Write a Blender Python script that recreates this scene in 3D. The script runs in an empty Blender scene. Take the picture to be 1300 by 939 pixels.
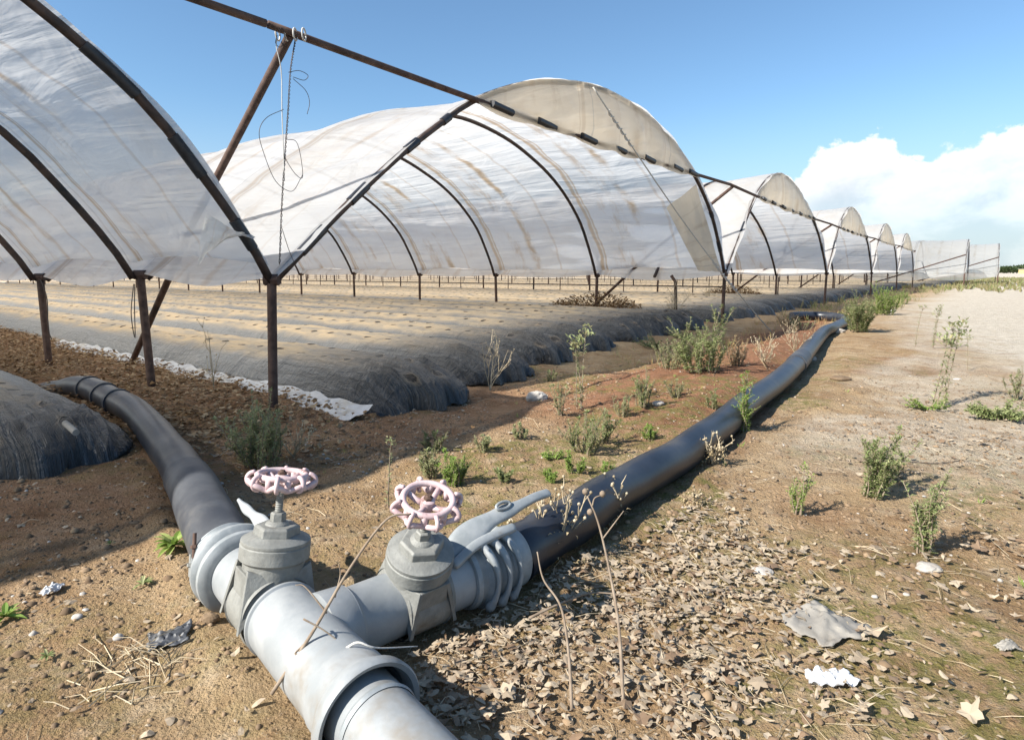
import bpy, math, random
import numpy as np
from mathutils import Vector, Matrix
random.seed(7); RS = np.random.RandomState(11)
PI = math.pi
scn = bpy.context.scene; col = scn.collection

# ------------------------------------------------------------------ camera
F = 786.05; PT = 0.10115            # focal length in photo pixels, downward pitch
cam_d = bpy.data.cameras.new('camera'); cam = bpy.data.objects.new('camera', cam_d); col.objects.link(cam)
cam.location = (0, 0, 1.0); cam.rotation_euler = (PI/2-PT, 0, 0)
cam_d.sensor_width = 36; cam_d.lens = F/1300*36; cam_d.shift_y = -44.5/1300
cam_d.clip_start = .02; cam_d.clip_end = 6000
scn.camera = cam
CP, SP = math.cos(PT), math.sin(PT)
def G(x, y, z=0.0):                  # where on the level z the photo shows this spot
    a = (x-650)/F; b = -(y-425)/F
    d = (a, CP+SP*b, -SP+CP*b); k = (z-1)/d[2]
    return Vector((k*d[0], k*d[1], z))

def at(x, y, Y):                     # spot at forward distance Y seen at a photo pixel
    a = (x-650)/F; b = -(y-425)/F; d = Vector((a, CP+SP*b, -SP+CP*b)); return Vector((0, 0, 1))+d*(Y/d.y)

# ------------------------------------------------------------------ tunnel frame
P0 = Vector((-1.672, 4.326, 0)); DR = Vector((.6074, .7944, 0)); DL = Vector((-.7761, .6306, 0))
W = 9.3816; STEP = 2.8367; PH = .931; BH = 2.615
def T(s, t, z=0.0): return P0 + DR*s + DL*t + Vector((0, 0, z))
_det = DR.x*DL.y - DR.y*DL.x
def ST(x, y):                        # inverse, works on arrays
    dx = x-P0.x; dy = y-P0.y
    return (dx*DL.y - dy*DL.x)/_det, (DR.x*dy - DR.y*dx)/_det

# ------------------------------------------------------------------ noise
def vnoise(x, y, seed=0):
    xi = np.floor(x).astype(np.int64); yi = np.floor(y).astype(np.int64); fx = x-xi; fy = y-yi
    fx = fx*fx*(3-2*fx); fy = fy*fy*(3-2*fy)
    def h(a, b):
        n = (a*374761393 + b*668265263 + seed*982451653) & 0xffffffff
        n = ((n ^ (n >> 13))*1274126177) & 0xffffffff
        n = ((n ^ (n >> 16))*2246822519) & 0xffffffff
        return ((n >> 8) & 0xffff)/65535.0
    return (h(xi, yi)*(1-fx)+h(xi+1, yi)*fx)*(1-fy) + (h(xi, yi+1)*(1-fx)+h(xi+1, yi+1)*fx)*fy
def fbm(x, y, o=4, seed=0):
    x = np.asarray(x, float); y = np.asarray(y, float)
    r = 0; a = .5; tot = 0
    for i in range(o):
        r = r + a*vnoise(x*2**i+i*17.3, y*2**i-i*9.1, seed+i); tot += a; a *= .5
    return r/tot
def sstep(a, b, x): 
    t = np.clip((x-a)/(b-a), 0, 1); return t*t*(3-2*t)

# ------------------------------------------------------------------ materials
def mat(name):
    m = bpy.data.materials.new(name); m.use_nodes = True; nt = m.node_tree; nt.nodes.clear()
    return m, nt
class N:
    def __init__(s, nt): s.nt = nt
    def n(s, typ, ins=None, **kw):
        nd = s.nt.nodes.new(typ)
        for k, v in kw.items(): setattr(nd, k, v)
        for k, v in (ins or {}).items():
            sk = nd.inputs[k]
            if isinstance(v, bpy.types.NodeSocket): s.nt.links.new(v, sk)
            elif isinstance(v, bpy.types.Node): s.nt.links.new(v.outputs[0], sk)
            else:
                if sk.type == 'RGBA' and len(v) == 3: v = (*v, 1)
                sk.default_value = v
        return nd
    def noise(s, vec, scale, detail=4, rough=.55, dist=0):
        i = {'Scale': scale, 'Detail': detail, 'Roughness': rough, 'Distortion': dist}
        if vec is not None: i['Vector'] = vec
        return s.n('ShaderNodeTexNoise', i).outputs['Fac']
    def ramp(s, f, a, b, v0=0., v1=1.):
        return s.n('ShaderNodeMapRange', {'Value': f, 'From Min': a, 'From Max': b, 'To Min': v0, 'To Max': v1}, interpolation_type='SMOOTHSTEP').outputs[0]
    def mix(s, f, a, b, blend='MIX'):
        nd = s.nt.nodes.new('ShaderNodeMix'); nd.data_type = 'RGBA'; nd.blend_type = blend
        for sk, v in ((nd.inputs[0], f), (nd.inputs[6], a), (nd.inputs[7], b)):
            if isinstance(v, bpy.types.NodeSocket): s.nt.links.new(v, sk)
            else: sk.default_value = (*v, 1) if isinstance(v, tuple) and len(v) == 3 else v
        return nd.outputs[2]
    def math(s, op, a, b=0.0, c=0.0):
        i = {0: a, 1: b}
        if op in ('MULTIPLY_ADD', 'SMOOTH_MIN'): i[2] = c
        return s.n('ShaderNodeMath', i, operation=op).outputs[0]
    def map(s, vec, sc, rot=(0, 0, 0)): return s.n('ShaderNodeMapping', {'Vector': vec, 'Scale': sc, 'Rotation': rot}).outputs[0]
    def out(s, sh, disp=None):
        o = s.n('ShaderNodeOutputMaterial', {'Surface': sh})
    def bump(s, h, st, d=.01): return s.n('ShaderNodeBump', {'Height': h, 'Strength': st, 'Distance': d}).outputs[0]

def mottled(name, c1, c2, scale=8, rough=.7, metal=0., bump=.3, bd=.004, c3=None, s3=2., spec=.5, t3=(.5, .7), var=0.):
    """two colours broken up by noise, an optional third in patches"""
    m, nt = mat(name); q = N(nt)
    co = q.n('ShaderNodeTexCoord').outputs['Object']
    f = q.ramp(q.noise(co, scale, 6, .6), .35, .65)
    c = q.mix(f, c1, c2)
    if c3: c = q.mix(q.ramp(q.noise(co, s3, 5, .65), *t3), c, c3)
    if var:
        g = q.n('ShaderNodeNewGeometry').outputs['Random Per Island']
        c = q.mix(q.ramp(g, 0, 1, 0, var), c, (.5*c1[0], .5*c1[1], .5*c1[2]))
        c = q.mix(q.ramp(q.math('FRACT', q.math('MULTIPLY', g, 37.)), .5, 1, 0, var), c, tuple(min(1, 1.7*v) for v in c2))
    b = q.bump(q.noise(co, scale*4, 5, .6), bump, bd)
    p = q.n('ShaderNodeBsdfPrincipled', {'Base Color': c, 'Roughness': rough, 'Metallic': metal, 'Normal': b, 'Specular IOR Level': spec})
    q.out(p.outputs[0]); return m

def leaf_mat(name, c1, c2, c3=None, trans=.3):
    m, nt = mat(name); q = N(nt)
    g = q.n('ShaderNodeNewGeometry').outputs['Random Per Island']
    c = q.mix(g, c1, c2)
    if c3: c = q.mix(q.ramp(q.math('FRACT', q.math('MULTIPLY', g, 53.)), .62, .9), c, c3)
    d = q.n('ShaderNodeBsdfPrincipled', {'Base Color': c, 'Roughness': .65, 'Specular IOR Level': .25})
    t = q.n('ShaderNodeBsdfTranslucent', {'Color': c})
    mx = q.n('ShaderNodeMixShader', {0: trans, 1: d.outputs[0], 2: t.outputs[0]})
    q.out(mx.outputs[0]); return m

M = {}
M['rust'] = mottled('rusty_steel', (0.066, 0.034, 0.023), (0.116, 0.069, 0.050), 14, .8, .1, .5, .003, (0.030, 0.020, 0.017), 3)
M['hoop'] = mottled('weathered_hoop_pipe', (0.042, 0.030, 0.026), (0.096, 0.060, 0.045), 10, .6, .35, .4, .002, (0.024, 0.024, 0.025), 2.5)
M['sleeve'] = mottled('black_plastic_sleeve', (0.012, 0.013, 0.016), (0.028, 0.029, 0.034), 20, .45, 0, .3, .002)
M['pvc'] = mottled('dusty_black_pipe', (.012, .015, .022), (.026, .030, .040), 5, .38, 0, .3, .002, (.085, .078, .068), 2.6, t3=(.50, .80))
M['pvc2'] = mottled('dusty_grey_sleeve', (0.038, 0.041, 0.049), (0.064, 0.068, 0.075), 9, .5, 0, .35, .002, (0.098, 0.094, 0.090), 4)
M['galv'] = mottled('pale_galvanised_metal', (.255, .27, .275), (.33, .34, .34), 9, .55, .12, .5, .002, (.215, .185, .145), 3.2, t3=(.54, .74))
M['coupling'] = mottled('grey_coupling_metal', (.24, .26, .265), (.34, .355, .355), 12, .55, .2, .5, .002, (.20, .17, .135), 6, t3=(.54, .74))
M['cast'] = mottled('cast_grey_valve', (.175, .175, .16), (.235, .235, .215), 22, .62, .1, .9, .002, (.15, .12, .09), 7, t3=(.55, .72))
M['pink'] = mottled('faded_pink_paint', (.47, .33, .33), (.56, .43, .42), 26, .65, 0, .6, .0012, (.22, .12, .10), 16, t3=(.58, .68))
M['wire'] = mottled('rusty_wire', (.05, .04, .035), (.1, .08, .07), 30, .6, .5)
M['rope'] = mottled('pale_rope', (0.450, 0.423, 0.378), (0.558, 0.540, 0.495), 40, .8)
M['stone'] = mottled('pale_stone', (0.336, 0.304, 0.264), (0.448, 0.416, 0.376), 14, .85, 0, .5, .004, (0.256, 0.208, 0.160), 5)
M['white_plastic'] = mottled('white_plastic_scrap', (.5, .5, .5), (.6, .6, .6), 9, .5)
M['grey_cloth'] = mottled('dusty_grey_sheet', (0.203, 0.188, 0.165), (0.285, 0.262, 0.225), 9, .8, 0, .5, .004, (0.150, 0.128, 0.098), 4)
M['stick'] = mottled('dry_stick', (0.195, 0.143, 0.098), (0.285, 0.225, 0.165), 25, .85)
M['straw'] = mottled('pale_straw', (0.315, 0.247, 0.150), (0.435, 0.360, 0.247), 20, .8, var=.5)
M['dry_leaf'] = leaf_mat('dry_leaves', (.30, .235, .165), (.46, .375, .27), (.22, .145, .09), .15)
M['brown_leaf'] = leaf_mat('brown_litter', (.10, .058, .028), (.23, .135, .06), (.36, .26, .15), .15)
M['green'] = leaf_mat('weed_green', (.17, .215, .075), (.28, .32, .13), (.38, .38, .19), .3)
M['sage'] = leaf_mat('weed_sage', (.23, .27, .13), (.36, .38, .19), (.42, .38, .2), .3)
M['bright'] = leaf_mat('weed_bright', (.17, .27, .05), (.28, .38, .09), (.36, .42, .14), .35)
M['dark'] = leaf_mat('weed_dark', (.10, .14, .05), (.18, .21, .09), (.27, .24, .13), .25)
M['drybush'] = leaf_mat('weed_dry', (.32, .25, .14), (.45, .35, .2), (.22, .15, .09), .2)
M['redgrass'] = leaf_mat('rusty_grass', (.24, .145, .07), (.36, .25, .13), (.22, .24, .09), .25)
M['clod'] = mottled('soil_clods', (0.161, 0.102, 0.056), (0.223, 0.155, 0.093), 9, .95, 0, .5, .004, var=.55)
M['scrub'] = leaf_mat('verge_scrub', (.16, .15, .07), (.27, .23, .12), (.17, .2, .07), .25)
M['tree'] = leaf_mat('far_tree_leaves', (.05, .08, .03), (.1, .13, .05), None, .2)

def film_material(name, base, stain, trans, wr=1.0):
    m, nt = mat(name); q = N(nt)
    uv = q.n('ShaderNodeUVMap').outputs[0]           # x: bays along the tunnel, y: arc metres
    sx = q.n('ShaderNodeSeparateXYZ', {0: uv}); u = sx.outputs[0]; v = sx.outputs[1]
    wob = q.math('MULTIPLY', q.math('SUBTRACT', q.noise(q.map(uv, (3, .9, 1)), 1.0, 3), .5), .10)
    fr = q.math('FRACT', q.math('ADD', u, wob))
    def line(pos, wd, soft):
        d = q.math('ABSOLUTE', q.math('SUBTRACT', fr, pos))
        return q.ramp(d, wd, wd+soft, 1, 0)
    patch = q.ramp(q.noise(q.map(uv, (2.2, .45, 1)), 1.6, 5, .65), .42, .62)
    l1 = q.math('MULTIPLY', line(.93, .006, .022), .85)
    l2 = q.math('MULTIPLY', q.math('MULTIPLY', line(.52, .004, .05), patch), 1.)
    l3 = q.math('MULTIPLY', line(.30, .004, .012), .35)
    l4 = q.math('MULTIPLY', q.math('MULTIPLY', line(.70, .02, .12), q.ramp(q.noise(q.map(uv, (6, .7, 1)), 1.3, 6, .7), .45, .7)), .75)
    l5 = q.math('MULTIPLY', line(.895, .004, .008), .7)
    st = q.math('MAXIMUM', q.math('MAXIMUM', l1, l2), q.math('MAXIMUM', q.math('MAXIMUM', l3, l5), l4))
    st = q.math('MULTIPLY', st, q.ramp(v, 2., 6., .4, 1))
    gen = q.math('MULTIPLY', q.ramp(q.noise(q.map(uv, (1.2, .35, 1)), 2.3, 6, .65), .45, .8), .25)
    dust = q.math('MULTIPLY', q.ramp(q.noise(q.map(uv, (1, 14, 1)), 3., 5, .6), .5, .75), .12)
    c = q.mix(q.math('MAXIMUM', st, gen), base, stain)
    seam = q.math('MULTIPLY', line(.02, .004, .004), .35)
    c = q.mix(seam, c, (.35, .33, .3))
    h1 = q.noise(q.map(uv, (.9, 2.6, 1)), 1.6, 4, .5, .9)
    h2 = q.noise(q.map(uv, (1.6, 10, 1)), 1.0, 3, .55, .8)
    h3 = q.noise(q.map(uv, (2.2, 1.1, 1), (0, 0, .6)), 1.3, 3, .5, 1.2)
    hh = q.math('ADD', q.math('ADD', h1, h3), q.math('MULTIPLY', h2, .16))
    ob = q.bump(hh, .36*wr, .09)
    d = q.n('ShaderNodeBsdfDiffuse', {'Color': c, 'Normal': ob})
    tcol = q.mix(.85, c, q.mix(1., c, (1., .97, .92), 'MULTIPLY'))
    t = q.n('ShaderNodeBsdfTranslucent', {'Color': tcol, 'Normal': ob})
    a = q.n('ShaderNodeMixShader', {0: .74, 1: d.outputs[0], 2: t.outputs[0]})
    tr = q.n('ShaderNodeBsdfTransparent', {'Color': (.97, .97, .97)})
    b = q.n('ShaderNodeMixShader', {0: trans, 1: a.outputs[0], 2: tr.outputs[0]})
    gl = q.n('ShaderNodeBsdfGlossy', {'Color': (1, 1, 1), 'Roughness': .35, 'Normal': ob})
    fz = q.n('ShaderNodeFresnel', {'IOR': 1.4})
    e = q.n('ShaderNodeMixShader', {0: q.math('MULTIPLY', fz.outputs[0], .3), 1: b.outputs[0], 2: gl.outputs[0]})
    q.out(e.outputs[0]); return m
M['film'] = film_material('greenhouse_film', (.97, .968, .955), (.58, .37, .17), .13)
M['gable'] = film_material('stained_gable_film', (.80, .71, .57), (.45, .30, .15), .08, .5)
M['curtain'] = film_material('hanging_film', (.80, .81, .80), (.5, .42, .3), .30, .8)

def mulch_material():
    m, nt = mat('black_mulch_film'); q = N(nt)
    uv = q.n('ShaderNodeUVMap').outputs[0]           # x: metres along, y: metres across from the centre
    co = q.n('ShaderNodeTexCoord').outputs['Object']
    sx = q.n('ShaderNodeSeparateXYZ', {0: uv}); u = sx.outputs[0]; v = sx.outputs[1]
    nrm = q.n('ShaderNodeNewGeometry').outputs['True Normal']
    top = q.ramp(q.n('ShaderNodeSeparateXYZ', {0: nrm}).outputs[2], .55, .97)
    d1 = q.ramp(q.noise(q.map(uv, (.7, 2.4, 1)), 2.2, 6, .68), .36, .60)
    d2 = q.ramp(q.noise(q.map(uv, (3, 8, 1)), 3., 6, .7), .35, .7)
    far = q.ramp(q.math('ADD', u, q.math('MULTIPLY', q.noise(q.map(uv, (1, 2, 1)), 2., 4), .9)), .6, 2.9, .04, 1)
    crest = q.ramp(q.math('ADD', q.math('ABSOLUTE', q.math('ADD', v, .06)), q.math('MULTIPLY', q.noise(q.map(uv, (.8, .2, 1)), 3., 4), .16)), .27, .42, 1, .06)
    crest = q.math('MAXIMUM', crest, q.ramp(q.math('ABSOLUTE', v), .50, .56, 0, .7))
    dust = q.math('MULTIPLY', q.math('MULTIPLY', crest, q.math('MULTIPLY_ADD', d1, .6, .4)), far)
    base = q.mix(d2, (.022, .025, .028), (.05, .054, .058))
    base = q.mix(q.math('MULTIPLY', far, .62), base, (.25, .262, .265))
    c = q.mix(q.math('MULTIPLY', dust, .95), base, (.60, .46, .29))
    # planting holes in two rows
    wob = q.math('MULTIPLY', q.math('SUBTRACT', q.noise(uv, 5., 2), .5), .13)
    fu = q.math('SUBTRACT', q.math('FRACT', q.math('ADD', q.math('MULTIPLY', u, 2.9), wob)), .5)
    av = q.math('SUBTRACT', q.math('ABSOLUTE', q.math('ADD', v, q.math('MULTIPLY', wob, .3))), .17)
    rr = q.math('SQRT', q.math('ADD', q.math('POWER', q.math('MULTIPLY', fu, .345), 2.), q.math('POWER', q.math('MULTIPLY', av, 1.25), 2.)))
    rad = q.math('MULTIPLY_ADD', q.noise(uv, 9., 3), .06, .012)
    hole = q.ramp(q.math('SUBTRACT', rr, rad), -.006, .004, 1, 0)
    ring = q.ramp(q.math('SUBTRACT', rr, rad), .0, .05, 1, 0)
    c = q.mix(hole, c, (.02, .015, .011))
    c = q.mix(q.math('MULTIPLY', q.math('SUBTRACT', ring, hole), q.math('MULTIPLY', d1, .35)), c, (.45, .31, .17))
    pleat = q.math('MULTIPLY', q.noise(q.map(uv, (1.6, 15, 1)), 1.6, 5, .62, 1.1), q.math('MULTIPLY_ADD', far, -1.6, 2.2))
    hh = q.math('ADD', q.math('ADD', q.noise(q.map(uv, (6, 3, 1)), 2.5, 5, .6, 1.2), pleat), q.math('MULTIPLY', hole, -.8))
    b = q.bump(hh, .9, .045)
    rg = q.math('MULTIPLY_ADD', dust, .55, .33)
    p = q.n('ShaderNodeBsdfPrincipled', {'Base Color': c, 'Roughness': rg, 'Normal': b, 'Specular IOR Level': .45})
    q.out(p.outputs[0]); return m
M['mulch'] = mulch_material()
M['silver'] = mottled('silver_mulch_edge', (0.315, 0.329, 0.350), (0.420, 0.434, 0.448), 8, .35, .1, .5, .01, (0.245, 0.210, 0.154), 3)

def ground_material():
    m, nt = mat('dry_soil'); q = N(nt)
    co = q.n('ShaderNodeTexCoord').outputs['Object']
    z = q.n('ShaderNodeVertexColor', layer_name='zone'); s = q.n('ShaderNodeSeparateColor', {0: z.outputs[0]})
    red, moss, road = s.outputs[0], s.outputs[1], s.outputs[2]
    n1 = q.noise(co, 1.7, 8, .65); n2 = q.noise(co, 7, 8, .7); n3 = q.noise(co, 45, 6, .7); n4 = q.noise(co, 140, 3, .6)
    c = q.mix(q.ramp(n1, .35, .65), (.275, .175, .092), (.395, .28, .16))
    c = q.mix(q.ramp(n2, .48, .68, 0, .55), c, (.47, .375, .26))
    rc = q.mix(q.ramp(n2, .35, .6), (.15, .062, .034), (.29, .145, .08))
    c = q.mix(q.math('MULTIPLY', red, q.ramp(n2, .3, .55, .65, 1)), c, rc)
    mc = q.mix(q.ramp(n3, .4, .6), (.13, .125, .032), (.21, .18, .065))
    c = q.mix(q.math('MULTIPLY', moss, q.ramp(q.noise(co, 11, 7, .7), .42, .60)), c, mc)
    rd = q.mix(q.ramp(n2, .35, .65), (.45, .39, .305), (.56, .50, .41))
    c = q.mix(road, c, rd)
    c = q.mix(q.ramp(q.noise(co, 3.2, 7, .7), .52, .66, 0, .5), c, q.mix(1., c, (.62, .50, .40), 'MULTIPLY'))
    c = q.mix(q.ramp(n3, .52, .68, 0, .6), c, q.mix(1., c, (.55, .5, .45), 'MULTIPLY'))
    c = q.mix(q.ramp(n4, .60, .72, 0, .45), c, (.50, .43, .34))
    vo = q.n('ShaderNodeTexVoronoi', {'Vector': co, 'Scale': 38.}); 
    h = q.math('ADD', q.math('MULTIPLY', n3, .8), q.math('MULTIPLY', n4, .35))
    h = q.math('ADD', h, q.math('MULTIPLY', q.ramp(vo.outputs['Distance'], 0, .35, 1, 0), .35))
    h = q.math('ADD', h, n2)
    b = q.bump(h, .95, .03)
    p = q.n('ShaderNodeBsdfPrincipled', {'Base Color': c, 'Roughness': .95, 'Normal': b, 'Specular IOR Level': .15})
    q.out(p.outputs[0]); return m
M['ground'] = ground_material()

# ------------------------------------------------------------------ mesh helpers
class MB:
    def __init__(s): s.v = []; s.f = []; s.uv = None
    def quad(s, *p):
        n = len(s.v); s.v += [tuple(a) for a in p]; s.f.append(tuple(range(n, n+len(p))))
    def tube(s, pts, r, n=8, cap=True):
        pts = [Vector(p) for p in pts]; m = len(pts)
        rr = r if isinstance(r, (list, tuple)) else [r]*m
        b0 = len(s.v); up = None
        for i, p in enumerate(pts):
            d = (pts[min(i+1, m-1)]-pts[max(i-1, 0)])
            d = d.normalized() if d.length > 1e-9 else Vector((0, 0, 1))
            if up is None:
                a = Vector((0, 0, 1)) if abs(d.z) < .9 else Vector((1, 0, 0))
                up = (a-d*a.dot(d)).normalized()
            else:
                up = up-d*up.dot(d); up = up.normalized() if up.length > 1e-6 else d.orthogonal().normalized()
            sd = d.cross(up)
            for k in range(n):
                an = 2*PI*k/n; s.v.append(tuple(p+(up*math.cos(an)+sd*math.sin(an))*rr[i]))
        for i in range(m-1):
            for k in range(n):
                a = b0+i*n+k; b = b0+i*n+(k+1) % n; s.f.append((a, b, b+n, a+n))
        if cap:
            s.f.append(tuple(b0+k for k in reversed(range(n)))); s.f.append(tuple(b0+(m-1)*n+k for k in range(n)))
        return s
    def lathe(s, c, ax, prof, n=40, cap=True):   # prof: (distance along ax, radius)
        c = Vector(c); ax = Vector(ax).normalized(); u = ax.orthogonal().normalized(); w = ax.cross(u); b0 = len(s.v)
        for d, r in prof:
            for k in range(n):
                an = 2*PI*(k+.5)/n; s.v.append(tuple(c+ax*d+(u*math.cos(an)+w*math.sin(an))*r))
        for i in range(len(prof)-1):
            for k in range(n):
                a = b0+i*n+k; b = b0+i*n+(k+1) % n; s.f.append((a, b, b+n, a+n))
        if cap:
            s.f.append(tuple(b0+k for k in reversed(range(n)))); s.f.append(tuple(b0+(len(prof)-1)*n+k for k in range(n)))
        return s
    def box(s, c, x, y, z):       # centre and three half-axis vectors
        c = Vector(c); x = Vector(x); y = Vector(y); z = Vector(z); b = len(s.v)
        for k in range(8): s.v.append(tuple(c+x*(1 if k & 1 else -1)+y*(1 if k & 2 else -1)+z*(1 if k & 4 else -1)))
        for f in ((0, 2, 3, 1), (4, 5, 7, 6), (0, 1, 5, 4), (2, 6, 7, 3), (0, 4, 6, 2), (1, 3, 7, 5)): s.f.append(tuple(b+i for i in f))
        return s
    def grid(s, P, nu, nv, flip=False):
        b = len(s.v); s.v += [tuple(p) for p in P]
        for i in range(nu-1):
            for j in range(nv-1):
                a = b+i*nv+j; f = (a, a+1, a+nv+1, a+nv); s.f.append(f if not flip else f[::-1])
        return s
    def leaf(s, p, d, up, L, w, bend=.2):
        p = Vector(p); d = d.normalized(); sd = d.cross(up)
        sd = sd.normalized() if sd.length > 1e-5 else Vector((1, 0, 0)); n = sd.cross(d)
        m1 = p+d*L*.45+n*L*bend*.35; tip = p+d*L*.95-n*L*bend*.5
        b = len(s.v)
        s.v += [tuple(p), tuple(m1+sd*w*.5+n*w*.15), tuple(tip), tuple(m1-sd*w*.5+n*w*.15)]
        s.f.append((b, b+1, b+2, b+3))
    def build(s, name, m, parent=None, smooth=False, bevel=0, solid=0, sub=0):
        me = bpy.data.meshes.new(name)
        off = Vector(parent_loc(parent)) if parent else Vector((0, 0, 0))
        vs = [(v[0]-off.x, v[1]-off.y, v[2]-off.z) for v in s.v] if parent else s.v
        me.from_pydata(vs, [], s.f); me.materials.append(m)
        if smooth:
            me.polygons.foreach_set('use_smooth', [True]*len(me.polygons))
            if smooth == 'auto': me.set_sharp_from_angle(angle=math.radians(38))
        if s.uv is not None:
            ul = me.uv_layers.new(name='UVMap'); idx = np.zeros(len(me.loops), int); me.loops.foreach_get('vertex_index', idx)
            ul.data.foreach_set('uv', np.asarray(s.uv, dtype=np.float32)[idx].ravel())
        me.update()
        o = bpy.data.objects.new(name, me); col.objects.link(o)
        if parent: o.parent = parent
        if sub: md = o.modifiers.new('sub', 'SUBSURF'); md.levels = sub; md.render_levels = sub
        if solid: md = o.modifiers.new('solid', 'SOLIDIFY'); md.thickness = solid; md.offset = 0
        if bevel: md = o.modifiers.new('bevel', 'BEVEL'); md.width = bevel; md.segments = 2; md.limit_method = 'ANGLE'
        return o
def parent_loc(p):
    l = Vector(p.location)
    while p.parent: p = p.parent; l += Vector(p.location)
    return l
def tag(o, label=None, cat=None, group=None, kind=None):
    for k, v in (('label', label), ('category', cat), ('group', group), ('kind', kind)):
        if v: o[k] = v
    return o
def thing(name, loc, label, cat, group=None):
    o = bpy.data.objects.new(name, None); o.empty_display_size = .1; col.objects.link(o); o.location = loc
    return tag(o, label, cat, group)
def smooth_path(pts, n=6):
    pts = [Vector(p) for p in pts]; P = [pts[0]*2-pts[1]]+pts+[pts[-1]*2-pts[-2]]; out = []
    for i in range(1, len(P)-2):
        for k in range(n):
            t = k/n; a, b, c, d = P[i-1], P[i], P[i+1], P[i+2]
            out.append(.5*((2*b)+(c-a)*t+(2*a-5*b+4*c-d)*t*t+(3*b-a-3*c+d)*t*t*t))
    out.append(pts[-1]); return out

# ------------------------------------------------------------------ ground
def axis_pts(lo, hi, d0, far, g=1.09):
    a = list(np.arange(lo, hi, d0)); d = d0; x = hi
    while x < far: a.append(x); d *= g; x += d
    a.append(far); d = d0; x = lo-d0; b = []
    return a
xs = axis_pts(0, 3.2, .032, 2500, 1.045); xl = axis_pts(0, 3.2, .032, 1500, 1.045)
xs = np.array(sorted(set([-x for x in xl[1:]]+xs)))
ys = np.array(sorted([-1.5, -1, -.5, 0, .3, .6, .8]+list(np.array(axis_pts(.95, 5.0, .03, 2500, 1.03)))))
pipeR = [(.0, 1.905), (.09, 2.02), (.23, 2.20), (.47, 2.56), (.76, 2.94), (1.13, 3.47), (1.67, 4.29), (2.49, 5.52), (3.67, 7.53), (4.7, 9.3), (5.45, 10.4), (6.2, 11.5), (6.55, 12.3), (6.3, 12.8), (5.7, 12.6)]
pr = np.array(pipeR)
def ground_h(X, Y):
    s, t = ST(X, Y)
    near = 1-sstep(14, 30, np.hypot(X, Y))
    h = (fbm(X*.9, Y*.9, 3, 3)-.5)*.055*near + (fbm(X*4, Y*4, 4, 9)-.5)*.045*near + (fbm(X*17, Y*17, 3, 21)-.5)*.024*near
    h += .035*sstep(-1.1, -.6, s)*sstep(.6, .15, s)*sstep(-.8, .2, t)       # litter ridge under the posts
    h += .05*np.exp(-((t+1.9+.05*s)/.8)**2)*sstep(.6, 2.5, s)*near          # low bank between beds and pipe
    h -= .03*sstep(.4, 1.2, s)*sstep(-1.6, -.9, t)*sstep(.2, -.4, t)
    # keep the ground clear of the pipes
    return h
def seg_d(X, Y, P):
    best = np.full(X.shape, 1e9)
    for a, b in zip(P[:-1], P[1:]):
        ax, ay = a; bx, by = b; dx, dy = bx-ax, by-ay; L = dx*dx+dy*dy
        k = np.clip(((X-ax)*dx+(Y-ay)*dy)/L, 0, 1); best = np.minimum(best, np.hypot(X-ax-k*dx, Y-ay-k*dy))
    return best
lpipe = [(-4.2, 5.45), (-3.75, 5.12), (-3.37, 4.83), (-2.92, 4.43), (-2.45, 3.98), (-1.90, 3.29), (-1.62, 2.92), (-1.33, 2.51), (-1.10, 2.17), (-.93, 1.93), (-.87, 1.85)]
XX, YY = np.meshgrid(xs, ys, indexing='ij')
def ground_z(X, Y):
    X = np.asarray(X, float); Y = np.asarray(Y, float)
    h = ground_h(X, Y)
    d = np.minimum(seg_d(X, Y, pipeR), np.minimum(seg_d(X, Y, lpipe), seg_d(X, Y, [(-.86, 1.84), (-.1, .95)])))
    d = np.minimum(d, seg_d(X, Y, [(-.46, 1.47), (.06, 2.0)]))
    k = sstep(.12, .42, d)
    return h*k - .004*(1-k) + .03*np.exp(-((d-.125)/.05)**2)*np.clip(fbm(X*4, Y*4, 3, 88)*2-.55, 0, 1)
def gz(x, y): return float(ground_z(np.array([x]), np.array([y]))[0])
def GG(x, y):                        # ground point under a photo pixel
    p = G(x, y); p.z = gz(p.x, p.y); return p
ZZ = ground_z(XX, YY)
nx, ny = len(xs), len(ys)
V = np.stack([XX, YY, ZZ], -1).reshape(-1, 3)
I = np.arange(nx*ny).reshape(nx, ny)
Fq = np.stack([I[:-1, :-1], I[1:, :-1], I[1:, 1:], I[:-1, 1:]], -1).reshape(-1, 4)
me = bpy.data.meshes.new('ground'); me.from_pydata(V.tolist(), [], Fq.tolist()); me.materials.append(M['ground'])
me.polygons.foreach_set('use_smooth', [True]*len(me.polygons))
s, t = ST(XX, YY)
wv = (fbm(XX*.8, YY*.8, 4, 31)-.5)
right = sstep(-2.9, -3.3, t+wv*.6)                                     # camera side of the pipe
tb = -5.65+.225*np.minimum(s, 15.5)
road = sstep(.9, -.9, t-tb+wv*1.6+(fbm(XX*3, YY*3, 4, 90)-.5)*1.2)*sstep(-1, 3, s)
road = np.maximum(road, .55*sstep(-2.9, -3.2, t)*sstep(0.6, 2.0, s)*sstep(.32, .55, fbm(XX*1.3, YY*1.3, 4, 44)))
road = np.maximum(road, sstep(60, 90, np.hypot(XX, YY))*.35)
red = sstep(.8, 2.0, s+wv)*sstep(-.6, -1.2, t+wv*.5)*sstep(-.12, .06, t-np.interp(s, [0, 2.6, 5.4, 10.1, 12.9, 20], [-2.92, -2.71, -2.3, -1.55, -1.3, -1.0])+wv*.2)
red = np.maximum(red, .6*sstep(.56, .66, fbm(XX*1.1+5, YY*1.1, 4, 77))*right*sstep(-.5, 1.5, s)*(1-road))
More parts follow.
